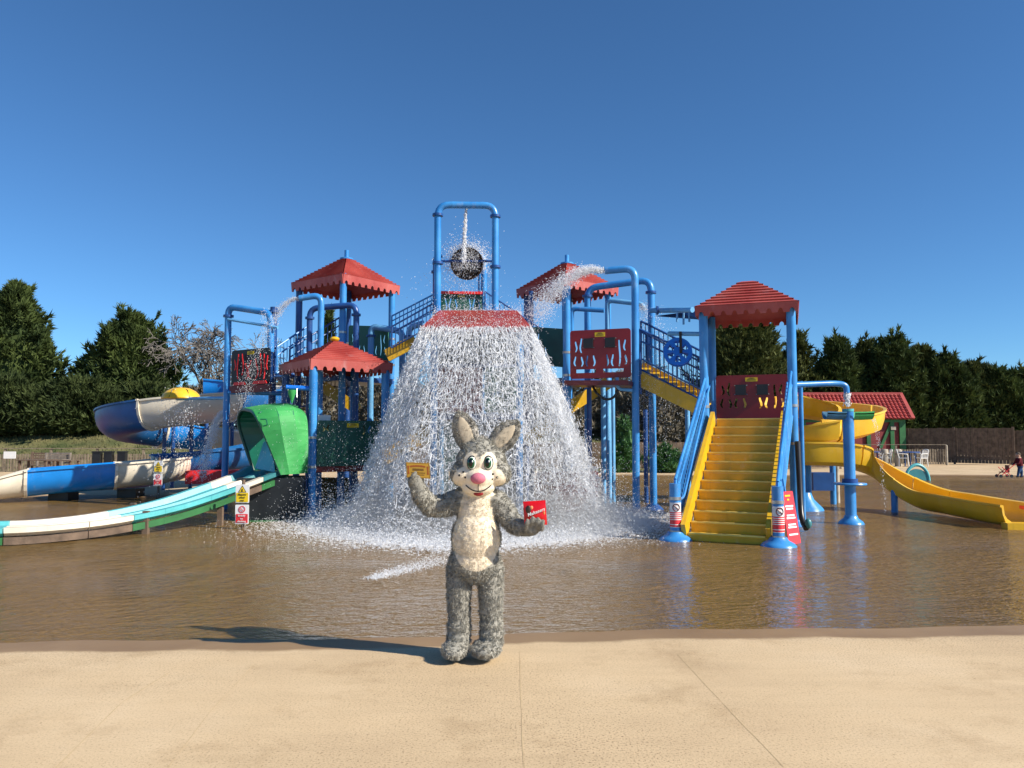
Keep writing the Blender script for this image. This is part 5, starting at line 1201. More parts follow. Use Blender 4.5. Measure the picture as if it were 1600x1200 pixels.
# ================================================================== PERSON IN A RABBIT COSTUME
YB = 5.80; K_ = YB/1200
def b_(px, py, dy=0.0): return at(px, py, YB)+Vector((0, dy, 0))
root = Vector((at(740, 1000, YB).x, YB, 0))
RB_ = thing('person', 'person in a grey plush rabbit costume standing at the water edge', 'person', root)
def el(px, py, dy, rx, ry, rz, rot=None): return ('b', b_(px, py, dy), (rx*K_, ry*K_, rz*K_), rot) if rot is not None else ('b', b_(px, py, dy), (rx*K_, ry*K_, rz*K_))
def cap(pts, rr): return ('c', [b_(*p) for p in pts], [r*K_ for r in rr])
parts = [
    el(746, 802, 0, 31, 27, 34), el(744, 840, -0.02, 38, 35, 46), el(742, 876, -0.01, 40, 33, 34), cap([(747, 785, 0), (749, 765, 0)], [26, 24]),
    cap([(719, 890, 0), (717, 930, -0.01), (718, 965, 0), (717, 1000, 0.0)], [21, 18.5, 16.5, 18]), cap([(766, 890, 0), (767, 930, -0.01), (768, 965, 0), (768, 1000, 0.0)], [21, 18.5, 16.5, 18]),
    el(717, 992, 0, 18.5, 19, 6), el(768, 988, 0, 19, 19, 7), el(717, 977, 0, 18.5, 19, 6), el(768, 973, 0, 19, 19, 6), el(766, 955, 0, 18.5, 18, 5),
    el(712, 1010, -0.07, 21, 34, 11), el(760, 1009, -0.07, 23, 34, 11),
    # head
    el(752, 722, 0, 39, 37, 31), el(750, 700, 0.02, 27, 27, 16), el(727, 741, -0.05, 22, 24, 19), el(776, 739, -0.05, 22, 24, 19), el(750, 745, -0.10, 26, 22, 19), el(748, 759, -0.08, 26, 22, 15), el(750, 738, 0, 44, 32, 24),
    # arm with the ticket (raised)
    cap([(717, 782, 0), (696, 789, -0.03), (675, 791, -0.06)], [19, 16.5, 14.5]), cap([(675, 791, -0.06), (661, 772, -0.12), (654, 754, -0.14)], [14.5, 13.5, 11]), el(653, 751, -0.14, 12, 10, 13),
    # arm with the pouch
    cap([(776, 786, 0), (790, 801, -0.01), (801, 815, -0.06)], [19, 17, 15]), cap([(801, 815, -0.06), (814, 820, -0.15), (826, 821, -0.20)], [15, 13, 11]), el(829, 820, -0.21, 13, 11, 11)]
# fingers: ticket hand (thumb in front, four behind), pouch hand (four fingers curled over the front, thumb behind)
for i, (x, y) in enumerate(((645, 742), (650, 739), (656, 738), (662, 740))): parts.append(cap([(x+1, y+9, -0.13), (x, y, -0.128), (x+1, y-5, -0.125)], [3.4, 3.3, 2.6]))
parts.append(cap([(648, 750, -0.18), (651, 741, -0.195), (654, 737, -0.19)], [4.4, 4.0, 3.0]))
for i, (x, y) in enumerate(((822, 811), (830, 807.5), (838, 808.5), (845.5, 812))): parts.append(cap([(x-1, y+9, -0.245), (x, y, -0.275), (x+1, y-5, -0.272)], [3.6, 3.5, 2.8]))
parts.append(cap([(834, 818, -0.21), (842, 811, -0.20), (845, 804, -0.20)], [4.6, 4.2, 3.2]))
def pix(co):    # back to picture-plane figures for the costume's colour areas (measured on the suit itself)
    x = co[:, 0]/K_+800 - 0; v = (co[:, 2]-CAM_H)/YB; py = 678-v*1200*1.0; return x, py
GREY = np.array([0.33, 0.315, 0.27]); CREAM = np.array([0.80, 0.69, 0.53]); DGREY = np.array([0.13, 0.125, 0.115])
def suit_col(co, no, jitter=0.0):
    x, y = pix(co); n = len(co); fr = no[:, 1] < 0.25
    dy = co[:, 1]-YB
    c = np.tile(GREY, (n, 1))
    wob = 2.0*np.sin(x*0.55)+1.5*np.sin(y*0.7)
    w_ = np.where(y < 838, 20+(y-770)*0.24, 36*np.sqrt(np.clip(1-((y-838)/(46+0*wob))**2, 0, 1)))
    belly = (np.abs(x-745) < w_+wob*0.3) & (y > 766) & (y < 884) & (dy < -0.03) & (no[:, 1] < 0.1)
    c[belly] = CREAM
    c[(x < 668) & (y < 762) | (x > 812) & (y > 798) & (y < 840)] = GREY*0.72
    face = ((((x-750)/41)**2+((y-749)/27)**2 < 1) | (((x-739)/13)**2+((y-722)/17)**2 < 1) | (((x-764)/13)**2+((y-722)/17)**2 < 1) | ((np.abs(x-751) < 12) & (np.abs(y-732) < 12))) & (dy < -0.05) & (no[:, 1] < 0.35) & (y < 780)
    c[face] = CREAM*1.08
    return c
suit = metabody(parts, 0.0095, 'body', M['attr'], RB_, suit_col, 4)
tag(suit, 'grey plush suit with cream belly and face')
M['fur'] = attr_mat('plush_fur', 0.95)
def furry(objs, n, length, name, parent, colfn=None, fixed=None, seed=3, skip_face=True):
    g = np.random.default_rng(seed); VV = []; CC = []
    for ob, share in objs:
        me = ob.data; me.calc_loop_triangles(); nv = len(me.vertices); co = np.empty(nv*3, np.float32); me.vertices.foreach_get('co', co)
        co = co.reshape(-1, 3)+np.array(ORG[ob], np.float32); tri = np.empty(len(me.loop_triangles)*3, np.int32); me.loop_triangles.foreach_get('vertices', tri); tri = tri.reshape(-1, 3)
        a, b, c = co[tri[:, 0]], co[tri[:, 1]], co[tri[:, 2]]; nr = np.cross(b-a, c-a); ar = np.linalg.norm(nr, axis=1); nr = nr/(ar[:, None]+1e-12)
        m = int(n*share); idx = g.choice(len(tri), m, p=ar/ar.sum()); u = g.random((m, 2)); u[u.sum(1) > 1] = 1-u[u.sum(1) > 1]
        P = a[idx]+(b-a)[idx]*u[:, :1]+(c-a)[idx]*u[:, 1:]; Nn = nr[idx]
        cl = colfn(P, Nn) if fixed is None else np.tile(fixed, (m, 1))
        x, y = pix(P); iscream = cl[:, 0] > 0.4; face = iscream & (y < 772)
        # curl lumps: strands in a tuft lean the same way
        cell = np.floor(P/0.022).astype(np.int64); h = (cell[:, 0]*73856093 ^ cell[:, 1]*19349663 ^ cell[:, 2]*83492791) % 9973
        t = np.random.default_rng(11).normal(0, 1, (9973, 3))[h]
        d = Nn*0.70+t*0.55+np.array([0, 0, -0.45])+g.normal(0, 0.22, (m, 3)); d /= np.linalg.norm(d, axis=1)[:, None]
        hand = (x < 668) & (y < 762) | (x > 812) & (y > 798) & (y < 840)
        L = np.where(face, 0.004, np.where(hand, 0.007, np.where(iscream, 0.010, length*1.25)))*g.uniform(0.6, 1.3, m)
        s = np.cross(d, g.normal(0, 1, (m, 3))); s /= np.linalg.norm(s, axis=1)[:, None]+1e-9; w = 0.0022
        VV.append(np.stack([P-s*w-Nn*0.002, P+s*w-Nn*0.002, P+d*L[:, None]], 1).reshape(-1, 3))
        tuft = np.random.default_rng(12).uniform(0.82, 1.38, 9973)[h]
        k = np.where(iscream, 1+(tuft-1.15)*0.14, tuft*g.uniform(0.75, 1.3, m))
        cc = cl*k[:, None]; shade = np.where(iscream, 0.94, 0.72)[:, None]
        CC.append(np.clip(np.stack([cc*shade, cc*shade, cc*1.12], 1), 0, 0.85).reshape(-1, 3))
    V_ = np.concatenate(VV); o = np_mesh(name, V_, np.arange(len(V_)).reshape(-1, 3), M['fur'], parent, cols=np.concatenate(CC)); o['kind'] = 'stuff'; return o
# ears
ears = []
M['ear_in'] = mat('cream_ear_lining', (0.46, 0.385, 0.28), 0.9, 0.08, 12)
M['grey_pl'] = mat('grey_plush', (0.34, 0.315, 0.275), 0.95, 0.3, 40.0, 0.5, 90)
for (bx_, by_, tx, ty, wd) in ((738, 704, 715, 641, 18.5), (768, 704, 811, 657, 18.5)):
    a = b_(bx_, by_, 0.0); t = b_(tx, ty, 0.015); ax_ = (t-a); L = ax_.length; ax_.normalize(); lat = ax_.cross(Vector((0, 1, 0))).normalized(); fwd = lat.cross(ax_)
    if fwd.y > 0: fwd = -fwd
    mb = MB(); rows = 14; cols_ = 16
    for inner in (0, 1):
        m2 = MB()
        for i in range(rows+1):
            f = i/rows
            wv = wd*K_*(0.55+0.5*math.sin(math.pi*min(1, f*1.02)**0.85))*math.sqrt(max(0.0, 1-max(0, (f-0.62)/0.38)**2.2)) if f < 1 else 0.001
            th = 0.030*math.sqrt(max(0.02, 1-(f)**3))
            if inner: wv *= 0.52; th *= 0.35
            ff = f if not inner else 0.10+0.74*f
            c = a+ax_*(L*ff)+fwd*(0.0 if not inner else 0.026)
            for k in range(cols_):
                q = 2*math.pi*k/cols_; m2.v.append(tuple(c+lat*(math.cos(q)*wv)+fwd*(math.sin(q)*th)))
        for i in range(rows):
            for k in range(cols_):
                k2 = (k+1) % cols_; m2.f.append((i*cols_+k, i*cols_+k2, (i+1)*cols_+k2, (i+1)*cols_+k))
        if not inner: eo = m2.build('ear', M['grey_pl'], RB_, True); ears.append(eo)
        else: m2.build('ear_lining', M['ear_in'], eo, True)
# face pieces
def bvh_front(px, py):
    """first point of the suit met when coming from the front"""
    dg = bpy.context.evaluated_depsgraph_get(); p = at(px, py, YB)
    hit, loc, nr, _ = suit.ray_cast(Vector((p.x-root.x, -0.8, p.z)), Vector((0, 1, 0)))
    return (loc+root if hit else p+Vector((0, -0.15, 0)))
M['iris'] = mat('green_iris', (0.006, 0.085, 0.035), 0.15, 0.2, 30); M['gloss_black'] = mat('gloss_black', (0.006, 0.006, 0.007), 0.12, 0.1); M['eye_white'] = mat('eye_white', (0.62, 0.66, 0.58), 0.2, 0.05)
M['pink'] = mat('pink_nose_plush', (0.58, 0.16, 0.22), 0.8, 0.12, 25, 0.3, 120); M['tongue'] = mat('red_mouth', (0.30, 0.01, 0.012), 0.5, 0.1)
for px, py in ((739, 722), (764, 722)):
    p = bvh_front(px, py); e = MB().ball(p+Vector((0, 0.004, 0)), (7.8*K_, 4*K_, 11.2*K_), 18, 12).build('eye', M['gloss_black'], RB_, True)
    MB().ball(p+Vector((0.0008, -0.002, -0.001)), (6.6*K_, 4*K_, 9.8*K_), 18, 12).build('eye_white', M['eye_white'], e, True)
    MB().ball(p+Vector((-0.001, -0.0055, -0.001)), (6.0*K_, 3.8*K_, 8.8*K_), 18, 12).build('iris', M['iris'], e, True)
    MB().ball(p+Vector((-0.003, -0.0085, 0.0)), (4.9*K_, 3.5*K_, 7.6*K_), 16, 10).build('pupil', M['gloss_black'], e, True)
    MB().ball(p+Vector((0.006, -0.022, 0.012)), (1.2*K_, 1*K_, 1.8*K_), 8, 6).build('glint', M['white'], e, True)
p = bvh_front(749, 745); MB().ball(p+Vector((0, -0.012, 0)), (11.5*K_, 8*K_, 8.5*K_), 20, 14).build('nose', M['pink'], RB_, True)
L_ = []
for i in range(13):
    t = -1+2*i/12; px = 749+19*t; py = 765-9.5*t*t+0.5*abs(t); L_.append(bvh_front(px, py)+Vector((0, -0.002, 0)))
MB().tube(L_, 0.0042, 6).build('mouth_seam', M['gloss_black'], RB_)
MB().tube([bvh_front(749, y)+Vector((0, -0.002, 0)) for y in (753, 757, 761, 765)], 0.003, 6).build('lip_seam', M['gloss_black'], RB_)
p = bvh_front(749, 768.5); MB().ball(p+Vector((0, 0.002, 0)), (7.5*K_, 2.2*K_, 4.0*K_), 14, 8).build('mouth', M['tongue'], RB_, True)
for px, py in ((720, 741), (726, 736), (729, 744), (771, 739), (770, 746.5), (777.5, 744)):
    p = bvh_front(px, py); MB().ball(p+Vector((0, -0.001, 0)), (1.7*K_, 1.2*K_, 1.7*K_), 8, 6).build('whisker_spot', M['gloss_black'], RB_, True)
# tuft between the ears, fur
tf = MB()
for i in range(60):
    a = b_(752+random.uniform(-10, 12), 694, random.uniform(-0.03, 0.05)); d = Vector((random.gauss(0, .35), random.gauss(-.1, .3), 1)).normalized(); s_ = d.orthogonal()*0.006
    tf.add([a-s_, a+s_, a+d*random.uniform(0.04, 0.085)], [(0, 1, 2)])
tf.build('head_tuft', M['grey_pl'], RB_)
furry([(suit, 1.0)], 105000, 0.015, 'fur', RB_, suit_col)
furry([(ears[0], 0.5), (ears[1], 0.5)], 16000, 0.012, 'ear_fur', RB_, None, GREY*0.9, 5)
for ch in RB_.children:
    if ch.name.startswith('ear_fur'):
        pass
# ---- what it holds
M['gold'] = mat('gold_card', (0.42, 0.23, 0.012), 0.42, 0.12, 14, spec=0.7); M['gold_dk'] = mat('gold_card_print', (0.16, 0.075, 0.006), 0.5, 0.1); M['gold_red'] = mat('gold_card_red_print', (0.30, 0.06, 0.008), 0.5, 0.1)
o = b_(640, 744.5, -0.158); TK = thing('ticket', 'small gold printed card held up in the raised paw', 'card', o)
ux = (b_(675.5, 746, -0.165)-b_(640, 744.5, -0.158)).normalized(); up = (b_(638.5, 721.5, -0.15)-o).normalized(); tw = 36*K_; th_ = 23.5*K_
nr_ = ux.cross(up).normalized()
cd = MB().plate([[(0, 0), (tw, 0), (tw, th_), (0, th_)]], o, ux, up, 0.002).build('card', M['gold'], TK)
fr_ = lambda m_: [[(m_, m_), (tw-m_, m_), (tw-m_, th_-m_), (m_, th_-m_)], [(m_+.0018, m_+.0018), (m_+.0018, th_-m_-.0018), (tw-m_-.0018, th_-m_-.0018), (tw-m_-.0018, m_+.0018)]]
MB().plate(fr_(0.004), o+nr_*0.0012, ux, up, 0.001).build('border', M['gold_dk'], cd)
def words(n, w, y, h, m_, nm='lettering', arc=0.0):
    x = (tw-w)/2; mb = MB(); k = 0
    while x < (tw+w)/2-0.004:
        l_ = random.uniform(0.005, 0.009); yy = y+arc*(1-((x-tw/2)/(w/2))**2)
        mb.plate([[(x, yy), (x+l_, yy), (x+l_, yy+h), (x, yy+h)]], o+nr_*0.0014, ux, up, 0.001); x += l_+0.0022
    mb.build(nm, m_, cd)
words(0, 0.115, 0.078, 0.011, M['gold_red'], arc=0.006); words(0, 0.078, 0.055, 0.015, M['gold_dk']); words(0, 0.10, 0.036, 0.006, M['gold_dk']); words(0, 0.085, 0.022, 0.005, M['gold_dk'])
for sx in (0.010, tw-0.022):
    MB().plate([[(0, 0), (0.012, 0), (0.009, 0.03), (0.012, 0.06), (0, 0.06), (0.003, 0.03)]], o+ux*sx+up*0.028+nr_*0.0014, ux, up, 0.001).build('scroll_print', M['gold_red'], cd)
o = b_(819, 816, -0.238); PK = thing('sweet_pouch', 'red sweet packet with white slanted lettering in the lowered paw', 'packet', o)
ux = (b_(849, 814, -0.245)-o).normalized(); up = (b_(816.5, 780.5, -0.225)-o).normalized(); pw, ph = 33.5*K_, 36*K_; nr_ = ux.cross(up).normalized()
mb = MB(); N1, N2 = 10, 12; M['pouch'] = mat('glossy_red_film', (0.62, 0.006, 0.008), 0.22, 0.08, 14, 0.12, 30)
for sd_ in (1, -1):
    for j in range(N2+1):
        for i in range(N1+1):
            u, v = i/N1, j/N2; bul = 0.018*(math.sin(math.pi*u)*math.sin(math.pi*v))**0.6 if 0 < u < 1 and 0 < v < 1 else 0.001
            mb.v.append(tuple(o+ux*u*pw+up*v*ph+nr_*bul*sd_*0.75))
m_ = (N1+1)*(N2+1)
for s2 in (0, 1):
    for j in range(N2):
        for i in range(N1):
            q = (j*(N1+1)+i, j*(N1+1)+i+1, (j+1)*(N1+1)+i+1, (j+1)*(N1+1)+i); q = tuple(k+s2*m_ for k in q); mb.f.append(q if s2 == 0 else q[::-1])
pk = mb.build('packet', M['pouch'], PK, True)
f_ = nr_*0.0165
MB().ball(o+ux*pw*0.22+up*ph*0.66+nr_*0.012, (0.020, 0.007, 0.030), 14, 8).build('printed_sweet', M['brown'], pk, True)
MB().ball(o+ux*pw*0.36+up*ph*0.73+nr_*0.0125, (0.012, 0.006, 0.014), 12, 8).build('printed_sweet', mat('honeycomb_orange', (0.75, 0.25, 0.10), 0.5, 0.1), pk, True)
rot = Quaternion(nr_, R(17)); text_mesh('lettering', 'Maltesers', 0.034, o+ux*pw*0.55+up*ph*0.54+nr_*0.016, rot@ux, rot@up, M['white'], pk, 0.25, 1.0)
MB().ball(o+ux*pw*0.90+up*ph*0.48+nr_*0.006, (0.008, 0.004, 0.014), 10, 6).build('printed_flash', mat('orange_print', (0.8, 0.2, 0.05), 0.5, 0.1), pk, True)
# ================================================================== FALLING WATER
rng = np.random.default_rng(99)
OCT = np.array([[1.1, 0, 0], [-0.55, 0.95, 0], [-0.55, -0.95, 0], [0, 0, 1], [0, 0, -1]], float)
OF = np.array([[0, 1, 3], [1, 2, 3], [2, 0, 3], [1, 0, 4], [2, 1, 4], [0, 2, 4]])
def drops(P, size, vel=None, stretch=2.0):
    """little elongated beads of water at P; returns arrays for np_mesh"""
    N = len(P); d = vel if vel is not None else np.tile([0, 0, -1.0], (N, 1)); d = d/(np.linalg.norm(d, axis=1)[:, None]+1e-9)
    x = np.cross(d, rng.normal(0, 1, (N, 3))); x /= np.linalg.norm(x, axis=1)[:, None]+1e-9; y = np.cross(d, x)
    s = size[:, None, None]; k = OCT[None]*1.0
    V = P[:, None]+s*(k[:, :, :1]*x[:, None]+k[:, :, 1:2]*y[:, None]+k[:, :, 2:]*d[:, None]*(stretch if np.isscalar(stretch) else stretch[:, None, None]))
    F = (OF[None]+(np.arange(N)*5)[:, None, None]).reshape(-1, 3)
    return V.reshape(-1, 3), F
G = 9.81
def join(parts):
    Vs = []; Fs = []; b = 0
    for V, F in parts: Vs.append(V); Fs.append(F+b); b += len(V)
    return np.concatenate(Vs), np.concatenate(Fs)
# source curve round the edge of the splash roof (left side, front, right side)
x0, x1 = rc.x-RW, rc.x+RW; yf = rc.y-1.05; yb_ = rc.y+0.35
H0 = rz0
VZ = 3.8
def source(s):
    """s 0..1 -> position and outward heading"""
    s = np.asarray(s); a = 0.20; b = 0.80
    x = np.where(s < a, x0, np.where(s > b, x1, x0+(s-a)/(b-a)*(x1-x0)))
    y = np.where(s < a, yb_+(yf-yb_)*(s/a), np.where(s > b, yf+(yb_-yf)*((s-b)/(1-b)), yf))
    th = np.interp(s, [0, a*0.6, a+0.04, 0.5, b-0.04, 1-a*0.6, 1], [176, 192, 232, 268, 308, 346, 364])
    th = np.radians(th); return x, y, np.cos(th), np.sin(th)
def fall(s, f, v):
    """f 0..1 fraction of the drop; v outward speed"""
    x, y, cx_, cy_ = source(s); D = H0-WATER_Z; t = (np.sqrt(VZ*VZ+2*G*D*f)-VZ)/G
    return np.stack([x+cx_*(v*t+0.42*f**2.6), y+cy_*v*t, H0-D*f], -1), np.stack([cx_*v, cy_*v, -VZ-G*t], -1)
parts = []
def lace(ns, nt_, vmul, seed, thick, drop0, drop1, jit=0.42):
    g = np.random.default_rng(seed)
    I, J = np.meshgrid(np.arange(ns+1), np.arange(nt_+1), indexing='ij')
    s = np.clip((I+g.normal(0, jit, I.shape))/ns, 0, 1); f = np.clip((J+g.normal(0, jit*1.2, J.shape)+g.normal(0, 0.6, (ns+1, 1)))/nt_, 0, 1)
    sp = (1.75+0.55*np.sin(s*5.0+seed)+0.25*np.sin(s*37+seed*2))*vmul+g.normal(0, 0.10, I.shape)
    sp = sp*np.interp(s, [0, .2, .5, .8, 1], [0.85, 1.0, 2.35, 1.65, 1.4])
    P, Vl = fall(s, f, sp); P += g.normal(0, 0.012, P.shape)*(1+2.5*f[..., None])
    E = []
    a = (I*(nt_+1)+J)
    E.append(np.stack([a[:, :-1].ravel(), a[:, 1:].ravel()], 1))
    m = ((I+J) % 2 == 0)[:-1]; E.append(np.stack([a[:-1][m], a[1:][m]], 1))
    E = np.concatenate(E); P = P.reshape(-1, 3); ff = f.ravel()
    nv_ = a[:, :-1].size; horiz = np.arange(len(E)) >= nv_; fe = ff[E[:, 0]]; se = s.ravel()[E[:, 0]]
    gap = np.sin(se*41+seed)+np.sin(se*97+3*seed+fe*4)+0.8*np.sin(fe*19+se*23+seed)      # ragged curtains
    pd = drop0+(drop1-drop0)*fe+0.12*np.clip(gap, -1, 2)+np.where(horiz, np.interp(fe, [0, 0.3, 0.55, 1], [0.62, 0.45, 0.08, 0.0]), 0)+np.interp(se, [0.7, 1.0], [0, 0.18])
    keep = g.random(len(E)) > pd; E = E[keep]
    A, B = P[E[:, 0]], P[E[:, 1]]; d = B-A; L = np.linalg.norm(d, axis=1); ok = L < 0.45; E, A, B, d, L = E[ok], A[ok], B[ok], d[ok], L[ok]
    d = d/(L[:, None]+1e-9); x = np.cross(d, g.normal(0, 1, d.shape)); x /= np.linalg.norm(x, axis=1)[:, None]+1e-9; y = np.cross(d, x)
    tk = thick*0.52*(1.35-0.5*ff[E[:, 0]]); ra = tk*g.uniform(0.4, 1.5, len(E)); rb = tk*g.uniform(0.4, 1.5, len(E)); V = []
    for k in range(3):
        q = 2*math.pi*k/3; o_ = x*math.cos(q)+y*math.sin(q); V.append(A+o_*ra[:, None])
    for k in range(3):
        q = 2*math.pi*k/3; o_ = x*math.cos(q)+y*math.sin(q); V.append(B+o_*rb[:, None])
    V = np.stack(V, 1).reshape(-1, 3); T = np.array([[0, 1, 4], [0, 4, 3], [1, 2, 5], [1, 5, 4], [2, 0, 3], [2, 3, 5]])
    F = (T[None]+(np.arange(len(E))*6)[:, None, None]).reshape(-1, 3)
    nb_ = 4; u = g.random((len(E), nb_)); Q = (A[:, None]+(B-A)[:, None]*u[..., None]).reshape(-1, 3)+g.normal(0, 0.010, (len(E)*nb_, 3))*(0.6+1.2*np.repeat(ff[E[:, 0]], nb_))[:, None]
    Vb, Fb = drops(Q, 0.0026+0.0052*g.random(len(Q))**1.8, None, g.uniform(1.0, 3.2, len(Q))); return join([(V, F), (Vb, Fb)])
for i, (vm, th_, d0, d1) in enumerate(((1.0, 0.0066, 0.02, 0.40), (0.84, 0.0058, 0.15, 0.55))):
    parts.append(lace(112, 74, vm, 31+i, th_, d0, d1))
# beads between the strands, growing in number towards the foot
N = 36000; s = rng.random(N); f = rng.random(N)**0.8
sp = (1.75+0.55*np.sin(s*5.0+31)+0.2*rng.normal(0, 1, N))*rng.uniform(0.6, 1.2, N)*np.interp(s, [0, .2, .5, .8, 1], [0.85, 1.0, 2.35, 1.65, 1.4])
P, Vl = fall(s, f, sp); P += rng.normal(0, 0.05, P.shape)*(0.4+f[:, None])
parts.append(drops(P, 0.0025+0.006*rng.random(N)**2.2, Vl, 2.2))
# long thin falling threads
N = 9000; s = rng.random(N); f = rng.random(N)**1.3*0.8
sp = (1.75+0.55*np.sin(s*5.0+31)+0.1*rng.normal(0, 1, N))*rng.uniform(0.7, 1.15, N)*np.interp(s, [0, .2, .5, .8, 1], [0.85, 1.0, 2.35, 1.65, 1.4])
P, Vl = fall(s, f, sp); parts.append(drops(P, 0.0022+0.004*rng.random(N)**2, Vl, rng.uniform(8, 26, N)))
# fine outlying spray at the flanks
N = 9000; s = np.where(rng.random(N) < 0.5, rng.uniform(0, 0.22, N), rng.uniform(0.78, 1, N)); f = rng.random(N)**0.6
P, Vl = fall(s, f, rng.uniform(0.6, 2.1, N)); P += rng.normal(0, 0.16, P.shape)*f[:, None]
parts.append(drops(P, rng.uniform(0.003, 0.008, N), Vl, 1.8))
V_, F_ = join(parts)
o = np_mesh('waterfall', V_, F_, M['drop']); tag(o, 'white lacy curtain of water pouring off the red splash roof', 'waterfall', kind='stuff')
# churned foam and leaping spray where it lands
parts = []
N = 62000; s = rng.random(N); sp = (1.75+0.55*np.sin(s*5.0+31))*rng.uniform(0.55, 1.25, N)*np.interp(s, [0, .2, .5, .8, 1], [0.85, 1.0, 2.35, 1.65, 1.4])
P, _ = fall(s, np.ones(N), sp); _, _, cx_, cy_ = source(s); r_ = rng.exponential(0.42, N)
P[:, 0] += cx_*r_*1.5+rng.normal(0, 0.22, N); P[:, 1] += cy_*r_*0.75+rng.normal(0, 0.22, N); P[:, 2] = WATER_Z+rng.exponential(0.085, N)*np.exp(-r_*0.9)
parts.append(drops(P, rng.uniform(0.004, 0.013, N)*np.exp(-0.6*r_), rng.normal(0, 1, (N, 3)), 1.3))
N = 20000; s = rng.random(N); sp = (1.75+0.55*np.sin(s*5.0+31))*rng.uniform(0.6, 1.25, N)*np.interp(s, [0, .2, .5, .8, 1], [0.85, 1.0, 2.35, 1.65, 1.4])
P, _ = fall(s, np.ones(N), sp); _, _, cx_, cy_ = source(s); r_ = np.abs(rng.normal(0, 0.4, N)); P[:, 0] += cx_*r_+rng.normal(0, 0.35, N); P[:, 1] += cy_*r_*0.5+rng.normal(0, 0.3, N); P[:, 2] = WATER_Z+rng.exponential(0.26, N)
parts.append(drops(P, rng.uniform(0.003, 0.008, N), rng.normal(0, 1, (N, 3)), 1.4))
# foam blankets on the water: overlapping flat blisters
N = 15000; s = rng.random(N); sp = (1.75+0.55*np.sin(s*5.0+31))*rng.uniform(0.7, 1.2, N)*np.interp(s, [0, .2, .5, .8, 1], [0.85, 1.0, 2.35, 1.65, 1.4])
P, _ = fall(s, np.ones(N), sp); _, _, cx_, cy_ = source(s); r_ = rng.exponential(0.45, N); P[:, 0] += cx_*r_*1.6; P[:, 1] += cy_*r_*0.8; P[:, 2] = WATER_Z
sz = rng.uniform(0.015, 0.075, N)*np.exp(-r_*0.8); parts.append(drops(P, sz, np.tile([0, 0, 1.0], (N, 1)), 0.22))
V_, F_ = join(parts)
o = np_mesh('splash_foam', V_, F_, M['drop']); tag(o, 'white foam and leaping spray where the water lands', 'foam', kind='stuff')
# a tongue of foam running towards the shore
N = 2600; t = rng.random(N)**0.7; a0 = gnd(712, 870, WATER_Z); a1 = gnd(580, 905, WATER_Z)
P = np.outer(1-t, a0)+np.outer(t, a1); P[:, :2] += rng.normal(0, 1, (N, 2))*(0.05+0.16*(1-t))[:, None]; P[:, 2] = WATER_Z+rng.exponential(0.012, N)
V_, F_ = drops(P, rng.uniform(0.002, 0.007, N), rng.normal(0, 1, (N, 3)), 1.3)
tag(np_mesh('foam_trail', V_, F_, M['drop']), 'thin tongue of foam sliding towards the rabbit costume feet', 'foam', kind='stuff')
# jets, bucket splash and drips
def jet(p0, v0, T, n, spread, size, name, label, thick=0.02):
    t = rng.random(n)**0.9*T; p0 = np.array(p0); v0 = np.array(v0)
    v = v0+rng.normal(0, spread, (n, 3)); P = p0+v*t[:, None]+np.array([0, 0, -0.5*G])*t[:, None]**2+rng.normal(0, thick, (n, 3)); vel = v+np.array([0, 0, -G])*t[:, None]
    V, F = drops(P, rng.uniform(size*0.5, size*1.3, n), vel, 2.4)
    return tag(np_mesh(name, V, F, M['drop']), label, 'water jet', kind='stuff')
jet(at(728, 330, 16.4), (-0.15, 0.05, -2.2), 0.30, 1800, 0.08, 0.008, 'water_jet', 'thin column of water filling the tipping bucket', 0.012)
N = 5000; ph = rng.uniform(0, 2*math.pi, N); th = np.arccos(rng.uniform(-0.5, 1, N)); rr = 0.33+np.abs(rng.exponential(0.10, N))
bb = np.array(bk); P = bb+np.stack([np.cos(ph)*np.sin(th)*rr, np.sin(ph)*np.sin(th)*rr*0.8-0.05, np.cos(th)*rr], 1)
N2 = 3500; tt = rng.random(N2)*0.55; sp0 = rng.normal(0, 1, (N2, 3))*np.array([0.9, 0.6, 0.8])+np.array([-0.25, -0.2, 0.3]); P2 = bb+np.array([-0.05, -0.1, 0.15])+sp0*tt[:, None]+np.array([0, 0, -0.5*G])*tt[:, None]**2
N3 = 900; xx = rng.uniform(-0.28, 0.28, N3); P3 = bb+np.stack([xx, np.full(N3, -0.42)+rng.normal(0, .05, N3), rng.uniform(-0.28, 0.30, N3)], 1)
V_, F_ = join([drops(P, rng.uniform(0.003, 0.009, N), None, 1.5), drops(P2, rng.uniform(0.003, 0.008, N2), None, 1.8), drops(P3[np.abs(P3[:, 0]-bb[0]) < 0.3], rng.uniform(0.002, 0.006, int((np.abs(P3[:, 0]-bb[0]) < 0.3).sum())), None, 2.0)])
tag(np_mesh('bucket_splash', V_, F_, M['drop']), 'burst of droplets flying off the tipping bucket', 'splash', kind='stuff')
N = 5000; P = np.stack([rng.uniform(rc.x-0.95, rc.x+0.9, N), rng.uniform(yf, rc.y+0.5, N), np.zeros(N)], 1); hgt = np.clip((P[:, 1]-yf)/0.95, 0, 1); P[:, 2] = rz0+(rz1-rz0)*hgt+rng.exponential(0.05, N)
V_, F_ = drops(P, rng.uniform(0.003, 0.009, N), rng.normal(0, 1, (N, 3)), 1.5)
tag(np_mesh('roof_spray', V_, F_, M['drop']), 'fine spray bouncing off the red splash roof', 'splash', kind='stuff')
jet(at(946, 424, 16.4), (-2.9, -0.3, 0.75), 0.55, 9000, 0.30, 0.0055, 'water_jet', 'broad jet shooting from the tall right pipe over the roof', 0.03)
jet(at(468, 467, 16.9), (-1.7, 0.2, 0.35), 0.80, 4200, 0.16, 0.0048, 'water_jet', 'arching jet leaving the left blue pipe', 0.02)
